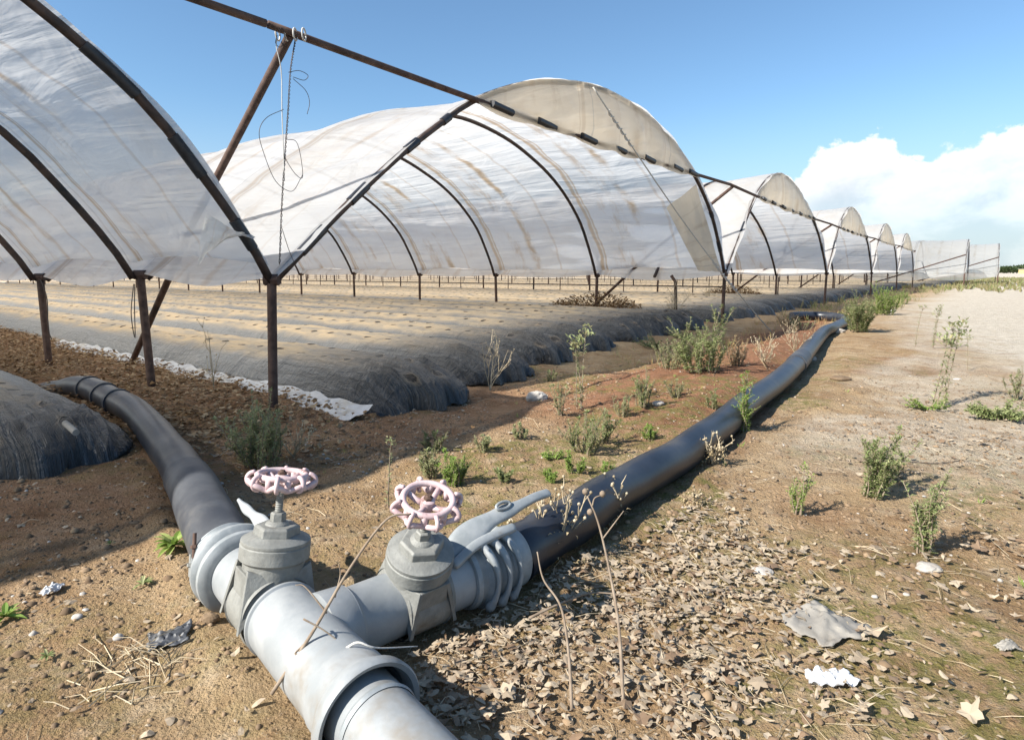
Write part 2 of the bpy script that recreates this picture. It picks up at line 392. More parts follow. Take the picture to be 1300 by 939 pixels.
red = np.maximum(red, .55*sstep(-3, -2, s)*sstep(3.2, 1.6, s)*sstep(-1.7, -1.0, t+wv))
moss = sstep(.47, .60, fbm(XX*1.5, YY*1.5, 4, 55))*(1-road)*sstep(9, 5, YY)
moss = np.maximum(moss, sstep(.9, .2, np.hypot(XX+.15, YY-2.25)/1.0)*.9)
moss = np.maximum(moss, sstep(.8, .3, np.hypot((XX-1.0)/1.0, (YY-2.0)/.5))*.7)
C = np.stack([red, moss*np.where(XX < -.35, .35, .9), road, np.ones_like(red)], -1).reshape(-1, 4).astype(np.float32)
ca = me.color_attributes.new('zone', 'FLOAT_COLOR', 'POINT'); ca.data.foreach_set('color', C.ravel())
me.update(); go = bpy.data.objects.new('ground', me); col.objects.link(go); go['kind'] = 'structure'

# ------------------------------------------------------------------ arch profile of a tunnel
prof_raw = [(0, 0), (.55, .50), (1.15, 1.0), (1.71, 1.40), (2.14, 1.68), (2.83, 1.98), (3.44, 2.16), (4.31, 2.31), (5, 2.33), (5.85, 2.25), (6.61, 2.08), (7.27, 1.87), (7.92, 1.56), (8.56, 1.11), (8.98, .62), (9.25, .24), (9.3816, 0)]
pp = np.array([tuple(p)[:2] for p in smooth_path([(a, b, 0) for a, b in prof_raw], 10)])
dl = np.r_[0, np.cumsum(np.hypot(*np.diff(pp, axis=0).T))]; ALEN = dl[-1]
LEANT = 0.0
def arch(v):                          # v 0..1 along the arc -> fraction across, height over the foot
    f = np.interp(v*ALEN, dl, pp[:, 0])/W
    return f-LEANT/W*np.sin(PI*np.clip(f, 0, 1)**1.6), np.interp(v*ALEN, dl, pp[:, 1])
V0 = {0: (0, 0), 1: (-.20, 1.75), 2: (-.41, 3.75), 3: (-.50, 6.1), 4: (-.45, 8.8), 5: (-.3, 11.6)}
TOFF = {6: -2.75, 7: -4.5}
jit = random.Random(3)
_jc = {}
def foot(j, k, tun=None):             # foot of valley j at frame k  -> s, t, height of the fork
    tn = j if tun is None else tun
    off = TOFF.get(tn, TOFF.get(j, 0) if tun is None else 0)
    if (j, k) not in _jc: _jc[(j, k)] = (jit.uniform(-.05, .05), jit.uniform(-.07, .07), jit.uniform(-.02, .02))
    a, b, c = _jc[(j, k)] if k > 0 else (0, 0, 0)
    if j == 0:
        if k in V0: return V0[k][0], V0[k][1], PH+(.03 if k == 1 else 0)
        return a-.2, (k-.9)*STEP, PH+c
    return j*W+a, k*STEP+b+off, PH+c
def hoop_pts(L, R, n=40, dz=0., sc=1.):
    out = []
    for i in range(n+1):
        f, z = arch(i/n); f = .5+(f-.5)*sc
        out.append(T(L[0]+(R[0]-L[0])*f, L[1]+(R[1]-L[1])*f, L[2]+(R[2]-L[2])*f+z*sc+dz))
    return out
def bar_cross():                      # arc parameters where the arch meets the crossbar height
    vs = np.linspace(0, 1, 800); z = arch(vs)[1]; m = z > (BH-PH); return vs[m][0], vs[m][-1]
VA, VB = bar_cross()

def film_mesh(j, ks, nb, nv, v0=.012, v1=.988, tover=.05):
    """cover of tunnel j, from frame ks[0] to ks[-1]; nb steps per bay, nv across"""
    rows = []; fk = []
    for a in range(len(ks)-1):
        for i in range(nb[a]): fk.append(ks[a]+i/nb[a])
    fk.append(ks[-1]); fk = np.array(fk)
    vs = np.linspace(0, 1, nv)
    P = []; UV = []
    for q in fk:
        k = min(int(math.floor(q)), ks[-1]-1); f = q-k
        La = np.array(foot(j, k, j)); Lb = np.array(foot(j, k+1, j)); Ra = np.array(foot(j+1, k, j)); Rb = np.array(foot(j+1, k+1, j))
        L = La*(1-f)+Lb*f; R = Ra*(1-f)+Rb*f
        sg = (1-abs(2*f-1)**1.6)
        vmin = v0-.004*sg; vmax = v1-.006*sg
        vv = vmin+(vmax-vmin)*vs; vc = np.clip(vv, 0, 1)
        fr, z = arch(vc)
        bow = np.sin(PI*vc)
        sc = 1.006-.034*sg*(.35+.65*bow)
        fr = .5+(fr-.5)*(1+(sc-1)*1.0); z = z*sc
        ds = L[0]+(R[0]-L[0])*fr; dt = L[1]+(R[1]-L[1])*fr; hz = L[2]+(R[2]-L[2])*fr+z
        # hanging edge and wrinkles
        arc = vc*ALEN
        w1 = (fbm(arc*3.2+q*1.3, np.full_like(arc, q*2.1)+arc*.35, 4, 5+j)-.5)*.085
        w2 = (fbm(arc*9., np.full_like(arc, q*2.6), 3, 40+j)-.5)*.03
        pin = 1-.75*np.exp(-(min(f, 1-f)/.05)**2)
        wr = (w1*(.4+.6*sg)+w2)*pin
        na = np.stack([-(.5-fr)*1.6, np.ones_like(fr)*.6], 0); na /= np.hypot(*na)
        ds = ds+na[0]*wr; hz = hz+na[1]*wr
        edgeL = np.exp(-(arc/.25)**2); edgeR = np.exp(-((ALEN-arc)/.25)**2)
        hz = hz-.055*sg*edgeL*(1+.6*math.sin(k*2.3+j))+.02*sg*edgeR*math.sin(k*3.1+1.)
        if q == ks[0]: dt = dt-tover-.03*np.sin(arc*2.1)-.02*np.sin(arc*5.3+j)
        for i in range(nv):
            p = T(ds[i], dt[i], hz[i]); P.append(p); UV.append((q, arc[i]))
    mb = MB(); mb.grid(P, len(fk), nv); mb.uv = UV; return mb

names = {-1: 'nearest tunnel of whitish film at left, its end arch running out of the picture top',
         0: 'large front tunnel of white film with brown stained half moon end flap',
         1: 'second tunnel to the right of the large front one, with a forked end frame',
         2: 'third tunnel in the row right of the large front one',
         3: 'fourth tunnel in the row right of the large front one, small in the distance',
         4: 'fifth tunnel right of the large front one, last before the two jutting ones',
         5: 'distant tunnel whose flat grey side juts out, left of the rightmost one',
         6: 'rightmost and farthest tunnel at the end of the row, by the open field'}
NFR = {-1: 9, 0: 20, 1: 20, 2: 20, 3: 20, 4: 18, 5: 14, 6: 12}
for j in range(-1, 7):
    tn = j if j < 5 else j+1
    nf = NFR[j]
    def ft(jj, k): 
        s_, t_, z_ = foot(jj, k, None)
        if j >= 5: t_ = k*STEP+TOFF[j+1]
        return s_, t_, z_
    if j >= 5: TOFF[j] = TOFF[j+1] if j == 5 else TOFF[7]
    LEANT = 1.2 if 1 <= j < 5 else 0.0     # these frames lean towards their left foot
    root = thing('polytunnel', T(*ft(max(j, 0), 0)[:2], 0), names[j], 'tunnel', 'plastic covered tunnels side by side along the track')
    if j < 1: nb = [30, 26, 20, 16]+[10]*30; nv = 130
    elif j < 3: nb = [16, 12]+[6]*30; nv = 70
    else: nb = [8]+[4]*30; nv = 44
    ks = list(range(0, nf+1))
    save = foot
    if j >= 5:
        def foot(jj, k, tun=None, _j=j):
            a = _jc.get((jj, k), (0, 0, 0)); return jj*W+a[0], k*STEP+TOFF[_j+1]+a[1], PH+.0
    mb = film_mesh(j, ks, nb, nv, v0=.004 if j >= 0 else .012)
    fo = mb.build('film_cover', M['film'] if j < 5 else M['curtain'], root, smooth=True)
    if j >= 5:                        # a loose skirt on the side that faces the track
        P = []; UV = []
        for a in range(0, 31):
            q = a/10; 
            for b in range(5):
                p = foot(j, 0); z = .98-b*.16*(.6+.4*math.sin(q*2+j)); P.append(T(p[0]-.03-.05*math.sin(q*7+b), p[1]+q*STEP*.99, z)); UV.append((q, b*.2))
        m2 = MB(); m2.grid(P, 31, 5); m2.uv = UV; m2.build('skirt', M['curtain'], root, smooth=True)
    nh = nf if j < 3 else min(nf, 8)
    for k in range(nh+1):
        L = foot(j, k, j); R = foot(j+1, k, j)
        n = 48 if (j < 1 and k < 6) else 22
        r = .029 if j < 1 else .03
        h = MB(); h.tube(hoop_pts(L, R, n, -.012, .988 if k else 1.0), r, 10 if k < 5 else 6)
        ho = h.build('hoop', M['hoop'], root, smooth=True)
        if k == 0 and j < 3:          # black sleeves slipped over the end hoop
            pts = hoop_pts(L, R, 200, -.012, 1.0)
            for a, b in ({-1: [(.848, .875), (.903, .925), (.955, .975)], 0: [(.03, .055), (.085, .105), (.155, .17), (.205, .215), (.93, .95), (.87, .88)]}.get(j, [(.12, .15), (.80, .83), (.9, .92)])):
                sl = MB(); sl.tube(pts[int(a*200):int(b*200)+1], .037, 12); sl.build('sleeve', M['sleeve'], ho, smooth='auto')
    if 1 <= j < 5:
        R_ = ((j+1)*W-.02, .52*STEP, PH); L_ = (j*W, .52*STEP, PH); h = MB(); h.tube(hoop_pts(L_, R_, 30, -.03, .985), .032, 8); h.build('hoop', M['hoop'], root, smooth=True)
        pm = MB(); pm.tube([T(R_[0], R_[1], -.1), T(R_[0], R_[1], PH)], .034, 8); pm.build('post', M['rust'], root, smooth=True)
    # posts of the right-hand valley
    for k in range(nf+1+(14 if 1 <= j < 5 else 0)):
        R = foot(j+1, k, j); a = _jc.get((j+1, k), (0, 0, 0))
        b = T(R[0], R[1], -.15); tp = T(R[0]+(.0 if k else 0), R[1], R[2]+.03)
        if j == -1 and k < 3:
            lean = [(.03, .0), (-.05, .0), (-.03, 0)][k]; b = b+Vector((-lean[0], -lean[1], 0))
        else: b = b+Vector((a[1]*.4, a[0]*.4, 0))
        pm = MB(); pm.tube([b, b.lerp(tp, .5), tp], .033 if j < 1 else .034, 10 if k < 4 else 6)
        if k < 6: pm.tube([tp+Vector((-.05, 0, -.015)), tp+Vector((.05, 0, -.015))], .04, 8)
        po = pm.build('post', M['rust'], root, smooth='auto')
    if 1 <= j < 5:                    # thin stakes between the posts
        for k in range(nf+10):
            R_ = foot(j+1, k, j); pm = MB(); pm.tube([T(R_[0], R_[1]+STEP*.5, -.1), T(R_[0]+.02, R_[1]+STEP*.5, .84)], .020, 5); pm.build('stake', M['rust'], root, smooth=True)
    if j >= 5:
        L = foot(j, 0, j); pm = MB(); pm.tube([T(L[0], L[1], -.1), T(L[0], L[1], L[2])], .045, 8); pm.build('post', M['rust'], root, smooth=True)
        pm = MB(); pm.tube([T(L[0], L[1], 2.1), T(L[0]-.05, L[1]+5.5, .1)], .04, 8); pm.build('brace', M['rust'], root, smooth=True)
    else:
        # crossbar over the tunnel end, sagging a little, and the brace at the right-hand valley
        zb = [2.64, 2.62, 2.46, 2.42, 2.42, 2.40, 2.38]
        za, zc = zb[max(j, 0)] if j >= 0 else 2.66, zb[j+1]
        e0 = -2.3 if j == -1 else j*W+.02; e1 = (j+1)*W
        if j == -1: e0 = -W+.2
        cb = MB(); pts = []
        for i in range(25):
            q = i/24; pts.append(T(e0+(e1-e0)*q, -.045, za+(zc-za)*q-.05*math.sin(PI*q)*(j >= 0)))
        cb.tube(pts, .027, 10); cb.build('crossbar', M['rust'], root, smooth=True)
        sx = e1+.19
        br = MB(); br.tube([T(sx, -.03, zc-.02), T(e1+.2, 1.6, zc*.54), T(e1+.22, 3.35, -.05)], .031, 10); bro = br.build('brace', M['rust'], root, smooth=True)
    # the gable flap clipped to the crossbar
    if 0 <= j < 5:
        L = foot(j, 0); R = foot(j+1, 0); P = []; UV = []; nu = 90 if j == 0 else 40; nvv = 16
        zb0, zb1 = zb[j], zb[j+1]
        vs = np.linspace(.0, 1, 900); fr, z = arch(vs); barz = (zb0+(zb1-zb0)*fr)-PH
        ok = z >= barz-.02; va, vb = vs[ok][0], vs[ok][-1]
        fa, fb = arch(va)[0], arch(vb)[0]
        for a in range(nu+1):
            q = a/nu; ff = fa+(fb-fa)*q
            zt = float(np.interp(ff, fr, z)); zb_ = zb0+(zb1-zb0)*ff-PH-.05*math.sin(PI*ff)-.045-.03*abs(math.sin(q*6.5*PI))-.015*math.sin(q*17)
            bul = math.sin(PI*q)
            for b in range(nvv+1):
                e = b/nvv; zz = zt+.012+(zb_-zt-.012)*e
                pl = .035*math.sin(q*41+2*math.sin(q*9))*e*bul+(float(fbm([q*22], [e*2], 3, 3)[0])-.5)*.10*bul
                tt = -.045-.05*math.sin(PI*e)*bul+pl*.7-.035*e
                P.append(T(L[0]+(R[0]-L[0])*ff, tt, PH+zz)); UV.append((q*2.4+.13, e*1.2+q*2))
        m3 = MB(); m3.grid(P, nu+1, nvv+1); m3.uv = UV
        gb = m3.build('gable_flap', M['gable'], root, smooth=True)
        for q in (.06, .20, .36, .50, .66, .84, .955) if j < 3 else ():
            ff = fa+(fb-fa)*q; s0 = L[0]+(R[0]-L[0])*ff; zc_ = zb0+(zb1-zb0)*ff-.05*math.sin(PI*ff)
            hw = .16 if j == 0 else .12
            cl = MB(); cl.tube([T(s0-hw, -.085, zc_-.005+.01), T(s0+hw, -.085, zc_-.02)], .036, 10); cl.build('clip', M['sleeve'], gb, smooth='auto')
    if 0 <= j < 5:                     # a pale inner web hanging from the valley, and the trellis wire
        tw = MB(); tw.tube([T(*(lambda f_: (f_[0], f_[1], .72))(foot(j+1, k, j))) for k in range(0, nf+1)], .008 if j else .012, 5)
        tw.build('row_wire', M['wire'], root, smooth=True)
    foot = save
    if j == 0: ROOT0 = root
    if j == 1: ROOT1 = root
    if j == -1: ROOTA = root
# loose flap of film at the right foot of the large tunnel's end
def sheet(pts4, nu, nv, amp, seed, uvs=1.):
    a, b, c, d = [Vector(p) for p in pts4]; nrm = (b-a).cross(d-a).normalized(); P = []; UV = []
    for i in range(nu+1):
        for k in range(nv+1):
            u, v = i/nu, k/nv; p = a*(1-u)*(1-v)+b*u*(1-v)+c*u*v+d*(1-u)*v
            p = p+nrm*amp*((float(fbm([u*4+seed], [v*4], 3, seed)[0])-.5)*2+.4*math.sin(u*9+v*4)); P.append(p); UV.append((u*uvs+.1, v*uvs))
    m = MB(); m.grid(P, nu+1, nv+1); m.uv = UV; return m
def endp(x, y, t):                   # spot on the end plane (offset t) seen at a photo pixel
    a = (x-650)/F; b = -(y-425)/F; d = Vector((a, CP+SP*b, -SP+CP*b)); o = Vector((0, 0, 1)); n = Vector((-DR.y, DR.x, 0)); q = T(0, t)
    return o+d*((q-o).dot(n)/d.dot(n))
sheet([endp(884, 234, .03), endp(916, 345, .03), endp(886, 343, .45), endp(846, 264, .5)], 20, 20, .05, 4).build('loose_flap', M['gable'], ROOT0, smooth=True)
# tatter of film at the foot of the left tunnel
sheet([endp(262, 272, -.03), endp(325, 303, -.05), endp(300, 292, -.06), endp(250, 335, .15)], 14, 10, .05, 9).build('torn_edge', M['film'], ROOTA, smooth=True)
# guy rope from the crown to the ground
a = endp(753, 111, -.12); b = GG(980, 419)
rp = MB(); pts = []
for i in range(60):
    q = i/59; p = a.lerp(b, q); p.z -= .14*math.sin(PI*q); pts.append(p)
rp.tube(pts, .009, 5)
for lo, hi in ((.06, .16), (.58, .74)):
    m_ = int((hi-lo)*420)
    rp.tube([pts[0].lerp(pts[-1], lo+(hi-lo)*i/m_)+Vector((.02*math.cos(i*.9), 0, .02*math.sin(i*.9)-.14*math.sin(PI*(lo+(hi-lo)*i/m_)))) for i in range(m_+1)], .008, 4)
rp.build('guy_rope', M['rope'], ROOT0, smooth=True)
# a stake beside the end post
pm = MB(); q_ = T(W-.0, .95, 0); pm.tube([q_+Vector((0, 0, -.1)), q_+Vector((-.03, 0, .80)), q_+Vector((-.12, 0, .93))], .032, 8); pm.build('post', M['rust'], ROOT0, smooth=True)

# ------------------------------------------------------------------ mulch beds
def bed(j, sc, t0, t1, lab, hw=.55, H_=.31, fine=True, tw=0.):
    ts = []; t = t0; d = .035 if fine else .12
    while t < t1: ts.append(t); t += d; d = min(d*(1.035 if fine else 1.1), 1.2)
    ts = np.array(ts); nc = 33 if fine else 11
    c = np.linspace(-1, 1, nc); P = []; UV = []
    loc = T(sc, t0)
    for a, t in enumerate(ts):
        e = t-t0; rise = math.sqrt(max(0, 1-(1-min(e/.42, 1))**2)); wd = .62+.38*math.sqrt(max(0, 1-(1-min(e/.5, 1))**2))
        shape = np.clip((1-np.abs(c)**3.6), 0, 1)
        z = H_*shape*rise
        x = c*hw*wd*(1+.04*math.sin(t*1.1+sc))
        if fine or True:
            n = (fbm(x*5+sc*7, np.full(nc, t*1.6), 3, 12)-.5)*.055+(fbm(x*14+sc, np.full(nc, t*9), 3, 13)-.5)*.022
            z = z+n*np.clip(shape*1.5, .12, 1)*min(1, rise+.3)
            if fine:   # pleats where the sheet is gathered at the end
                pl = np.sin(c*hw*62+3*np.sin(c*5+sc))*.02*max(0, 1-e/1.3)*(1-shape*.5); z = z+pl; x = x+pl*.5; rd = np.abs(fbm(c*hw*13+sc*5+e*1.5, np.full(nc, e*2.2), 3, 17)-.5)*2; z = z-(.35-rd)*.10*np.clip(1.25-e, 0, 1)*np.clip(shape*2, 0, 1)*min(1, e*5)
        z = z-.015
        for i in range(nc):
            tt = t-(.05*math.sin(c[i]*7+sc*3)+.10*(1-c[i]**2))*max(0, 1-e/.5)
            p = T(sc+x[i]+tw*t, tt); P.append((p.x, p.y, max(z[i], -.02)+gb_(p))); UV.append((e, x[i]))
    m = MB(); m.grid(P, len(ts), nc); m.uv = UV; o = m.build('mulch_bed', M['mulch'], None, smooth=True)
    return tag(o, lab, 'planting bed', 'raised beds under dark plastic mulch')
def gb_(p): return .0
ORD = ['first', 'second', 'third', 'fourth', 'fifth', 'sixth', 'seventh']
t0s = [-.68, -.42, -.12, .0, .1, .12, .15]
for i in range(7):
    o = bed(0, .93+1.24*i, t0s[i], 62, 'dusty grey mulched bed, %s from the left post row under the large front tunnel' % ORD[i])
for i in range(4):
    bed(-1, -1.45-1.25*i, [-.22, -.1, .1, .3][i], 40, ('dark mulched bed end at the left edge beside the black pipe' if i == 0 else 'mulched bed, %s from the black pipe under the left tunnel' % ORD[i]), hw=.58, H_=.27, fine=i < 2)
for j in range(1, 7):
    for i in range(7):
        bed(j, j*W+.93+1.24*i, .15+.1*math.sin(i*2+j)+(0 if j < 5 else -2), 62 if j < 4 else 45,
            'mulched bed, %s from the left in the %s tunnel right of the large front one' % (ORD[i], ORD[j-1]), fine=False)
# the pale turned-up hem of the first bed
P = []; nn = 90
for a in range(nn+1):
    t = -.62+a*.075
    for b in range(5):
        p = T(.39-.045*b+.03*math.sin(t*3)+.015*math.sin(t*9+b), t, .075-.017*b+.012*math.sin(t*17+b*1.7)); P.append(p)
hm = MB().grid(P, nn+1, 5).build('mulch_hem', M['silver'], None, smooth=True); tag(hm, 'silvery turned up plastic edge along the first bed beside the leaf litter', 'plastic edge')
#
# ------------------------------------------------------------------ black pipes
def pipe_thing(pts, r, name, label, m, n=28, zc=.088, sub=8, sink=0):
    P = smooth_path([(x, y, zc) for x, y in pts], sub)
    P = [Vector((p.x, p.y, p.z+.012*math.sin(i*.13)+.004*math.sin(i*.7))) for i, p in enumerate(P)]
    if sink: P = [Vector((p.x, p.y, p.z-.17*max(0, 1-i/sink)**1.3)) for i, p in enumerate(P)]
    root = thing(name, (P[0].x, P[0].y, 0), label, 'pipe')
    b = MB(); b.tube(P, r, n); b.build('tube', m, root, smooth='auto'); return root, P
rp_root, RP = pipe_thing(pipeR, .088, 'black_pipe', 'long black irrigation pipe curving away right along the bare earth', M['pvc'])
rb = MB()
i0 = min(range(len(RP)), key=lambda i: (RP[i]-Vector((2.95, 6.3, .09))).length)
rb.tube(RP[i0-1:i0+2], .097, 24); rb.build('joint_collar', M['pvc2'], rp_root, smooth='auto')
lp_root, LP = pipe_thing(lpipe, .089, 'black_pipe', 'dark grey pipe running left from the valve into the leaf litter', M['pvc'], sink=17)
k0 = min(range(len(LP)), key=lambda i: (LP[i]-Vector((-1.42, 2.66, .09))).length)
b = MB(); b.tube(LP[k0:], .0955, 28); b.build('grey_sleeve', M['pvc2'], lp_root, smooth='auto')
for q in (17, 22, 26):
    b = MB(); b.tube([LP[q], LP[q].lerp(LP[q+1], .5)], .098, 24); b.build('joint_collar', M['pvc2'], lp_root, smooth='auto')

# ------------------------------------------------------------------ metal tee with couplings
MD = Vector((.652, -.758, 0)).normalized(); BD = Vector((.74, .672, 0)).normalized(); UP = Vector((0, 0, 1))
A0 = Vector((-.86, 1.84, .097)); TE = Vector((-.515, 1.438, .097)); RM = .09
tee = thing('pipe_tee', (TE.x, TE.y, 0), 'pale galvanised tee of irrigation pipe joining the two valves', 'pipe fitting')
def ml(d): return A0+MD*d
b = MB(); b.lathe(ml(.04), MD, [(0, RM), (.245, RM)], 48); b.build('inlet_pipe', M['galv'], tee, smooth='auto')
LT = (TE-A0).length
b = MB(); b.lathe(ml(.395), MD, [(0, .088), (.005, .0985), (.014, .099), (.018, .0935), (.355, .0935), (.365, .0935), (.377, .097), (.425, .098), (.44, .104), (.46, .116), (.48, .118), (.488, .114), (.483, .104), (.45, .096)], 56, cap=False); b.build('tee_body', M['galv'], tee, smooth='auto')
b = MB(); b.lathe(ml(.80), MD, [(0, .083), (.7, .083)], 48, cap=False); b.build('outlet_pipe', M['galv'], tee, smooth='auto')
b = MB(); b.lathe(ml(.905), MD, [(0, .085), (.008, .088), (.016, .085)], 48, cap=False); b.build('seal_ring', M['coupling'], tee, smooth='auto')
TB = TE+MD*.0
b = MB(); b.lathe(TB+BD*.05, BD, [(0, .1), (.07, .096), (.075, .092), (.085, .0855), (.19, .0855), (.62, .0855)], 48); b.build('branch_pipe', M['galv'], tee, smooth='auto')
for d in (.11,):
    b = MB(); b.lathe(TB+BD*d, BD, [(0, .0865), (.004, .0955), (.012, .0955), (.016, .0865)], 48, cap=False); b.build('weld_bead', M['galv'], tee, smooth='auto')
for a_, d_ in ((60, .0), (84, .0)):
    pass

# left coupling: nested ribs, wire clamp with two bolts, lever
cp = thing('pipe_coupling', (A0.x, A0.y, 0), 'ribbed grey clamp coupling left of the left valve, with a pale upright lever', 'coupling')
b = MB(); c0 = A0-MD*.075
b.lathe(c0, MD, [(-.01, .093), (.0, .103), (.014, .106), (.022, .1), (.026, .1), (.032, .108), (.046, .111), (.056, .104), (.06, .106), (.064, .122), (.078, .130), (.092, .130), (.104, .120), (.108, .108), (.114, .110), (.122, .122), (.136, .127), (.148, .125), (.156, .115), (.160, .098), (.158, .088)], 56, cap=False)
b.build('ribbed_collar', M['coupling'], cp, smooth='auto')
b = MB(); 
def ringpt(c, ax, r, an): 
    u = UP; w = ax.cross(UP).normalized(); return c+(u*math.cos(an)+w*math.sin(an))*r
for dd, rr in ((-.012, .101), (.004, .1035)):
    b.tube([ringpt(c0+MD*(dd+.006*math.sin(i*.35)), MD, rr, math.radians(-160+i*8)) for i in range(41)], .0042, 8)
cl = b.build('wire_clamp', M['coupling'], cp, smooth=True)
pb = ringpt(c0, MD, .112, math.radians(62)); side = MD.cross(UP).normalized()
for an, L_, m_ in ((62, .055, 'rust'), (92, .045, 'cast')):
    for sg in (1,):
        p = ringpt(c0, MD, .108, math.radians(an*sg))
        b = MB(); ax = (side*-.2+UP*1.0-MD*.45).normalized()
        b.tube([p-ax*.025, p+ax*L_*.9], .0058, 10); b.lathe(p+ax*.004, ax, [(0, .011), (.01, .011)], 6); b.build('bolt', M[m_], cl, smooth='auto')
        p = ringpt(c0, MD, .108, math.radians(-an*sg))
# bolts on the visible left side
b = MB(); q0 = ringpt(c0, MD, .105, math.radians(-75)); 
# lever
def lever(P, Wd, Th, nrm):
    """flat cast bar along P, widths Wd, thickness Th"""
    m = MB(); P = [Vector(p) for p in P]; n = len(P); b0 = 0
    for i, p in enumerate(P):
        d = (P[min(i+1, n-1)]-P[max(i-1, 0)]).normalized(); sd = d.cross(nrm).normalized(); up = sd.cross(d)
        w, t = Wd[i]/2, Th[i]/2
        for (x, y) in ((-1, -.5), (-.6, -1), (.6, -1), (1, -.5), (1, .5), (.6, 1), (-.6, 1), (-1, .5)): m.v.append(tuple(p+sd*x*w+up*y*t))
    for i in range(n-1):
        for k in range(8): a = i*8+k; c = i*8+(k+1) % 8; m.f.append((a, c, c+8, a+8))
    m.f.append(tuple(range(7, -1, -1))); m.f.append(tuple((n-1)*8+k for k in range(8)))
    return m
lvb = ml(.03)+UP*.105+BD*.03
LPz = smooth_path([at(356, 700, 1.74), at(346, 680, 1.79), at(333, 664, 1.83), at(322, 654, 1.87), at(312, 645, 1.90), at(302, 633, 1.93)], 4)
nL = len(LPz); lever(LPz, [.062-.045*(i/(nL-1))**.9+.006*math.sin(i*.9) for i in range(nL)], [.02-.008*i/nL for i in range(nL)], Vector((-.2, -.75, .6))).build('lever', M['galv'], cp, smooth=True, sub=1)

# right coupling
B1 = TB+BD*.505
cp2 = thing('pipe_coupling', (B1.x, B1.y, 0), 'grey lever clamp coupling joining the right valve to the long black pipe', 'coupling')
b = MB(); b.lathe(B1-BD*.0, BD, [(-0.0246, .087), (-0.0213, .096), (-0.0082, .1), (0.0000, .094), (0.0164, .094), (0.0246, .108), (0.0410, .113), (0.0525, .106), (0.0574, .098), (0.0656, .098), (0.0722, .109), (0.0853, .114), (0.0968, .107), (0.1017, .098), (0.1148, .098), (0.1230, .106), (0.1378, .108), (0.1476, .098), (0.1886, .096), (0.1968, .089)], 56, cap=False)
b.build('ribbed_collar', M['coupling'], cp2, smooth='auto')
sideB = MD
for q, rr in ((.017, .012), (.062, .0125), (.107, .011)):
    c = B1+BD*q; pts = []
    for i in range(16):
        an = math.radians(20+i*7.4); pts.append(c+UP*math.cos(an)*.117+MD*math.sin(an)*.117+BD*(.02*math.sin(i*.2)))
    b = MB(); b.tube(pts, [rr*(1.25 if i in (0, 1, 14, 15) else .8+.2*math.sin(i*.5)) for i in range(16)], 10); b.build('clamp_hook', M['coupling'], cp2, smooth=True)
l0 = B1-BD*.085+UP*.092+MD*.02
LP2 = smooth_path([l0-UP*.01, l0+BD*.06+UP*.03, l0+BD*.13+UP*.052, l0+BD*.20+UP*.066, l0+BD*.28+UP*.074, l0+BD*.36+UP*.084, l0+BD*.43+UP*.082-MD*.004], 5)
nL = len(LP2)
lv = lever(LP2, [.038+.042*math.exp(-((i/nL-.22)/.2)**2)+.016*math.exp(-((i/nL-.55)/.08)**2)-.008*(i/nL) for i in range(nL)], [.03-.014*i/nL for i in range(nL)], Vector((.3, -.55, .78))).build('lever', M['coupling'], cp2, smooth=True, sub=1)
lm = l0+BD*.225+UP*.088
b = MB(); b.tube([lm+BD*.028*math.cos(a)*1.0+MD*(-.004)+(UP*.6-MD*.5)*.014*math.sin(a)+UP*.002 for a in [i*PI/8 for i in range(17)]], .0052, 8); b.build('eyelet', M['coupling'], lv, smooth=True)
l1 = l0+MD*.035
b = lever(smooth_path([l1-UP*.02, l1+BD*.08+UP*.018, l1+BD*.17+UP*.028, l1+BD*.24+UP*.03], 4), [.03]*13, [.022]*13, Vector((.4, -.5, .7))); b.build('lever_cheek', M['coupling'], cp2, smooth=True, sub=1)

# ------------------------------------------------------------------ gate valves
def handwheel(c, ax, r, root, rot=0.):
    ax = ax.normalized(); u = ax.cross(Vector((0, 1, 0))).normalized(); w = ax.cross(u)
    def P(rad, an, h): return c+(u*math.cos(an)+w*math.sin(an))*rad+ax*h
    hw = None
    b = MB(); n = 96
    b.tube([P(r*.76, rot+2*PI*i/n, .018) for i in range(n+1)], .0085, 10, cap=False)
    hw = b.build('handwheel', M['pink'], root, smooth=True)
    b2 = MB(); pts = []
    nl = 8; m = nl*12
    for i in range(m+1):
        ph = (i/m*nl) % 1; an = rot+2*PI*i/m; k = .5+.5*math.cos(2*PI*ph)
        k = k**1.3
        pts.append(P(r*(.80+.26*k), an, -.012+.014*k))
    b2.tube(pts, .0072, 10, cap=False)
    for i in range(nl):
        an = rot+2*PI*i/nl; lp = []
        for q in range(13):                     # upright loop that stands on each lobe
            g = PI*q/12; lp.append(P(r*(.85+.24*math.sin(g)), an, -.014+.03*(1-math.cos(g))/2*1.25))
        b2.tube(lp, .0062, 8)
        am = rot+2*PI*(i+.5)/nl
        b2.tube([P(r*.775, am, -.012), P(r*.765, am, .018)], .009, 8)
    b2.build('grip_rim', M['pink'], hw, smooth=True)
    for i in range(4):
        an = rot+PI/4+i*PI/2
        s_ = MB(); s_.tube([P(.012, an, .0), P(r*.4, an, .0), P(r*.77, an, .014)], [.0095, .008, .008], 10); s_.build('spoke', M['pink'], hw, smooth=True)
    s_ = MB(); s_.lathe(c-ax*.014, ax, [(0, .017), (.002, .019), (.03, .019), (.032, .016), (.034, .008)], 20); s_.build('hub', M['pink'], hw, smooth='auto')
    s_ = MB(); s_.lathe(c+ax*.018, ax, [(0, .012), (.008, .012), (.01, .008), (.014, .006)], 6); s_.build('hub_nut', M['rust'], hw, smooth='auto')
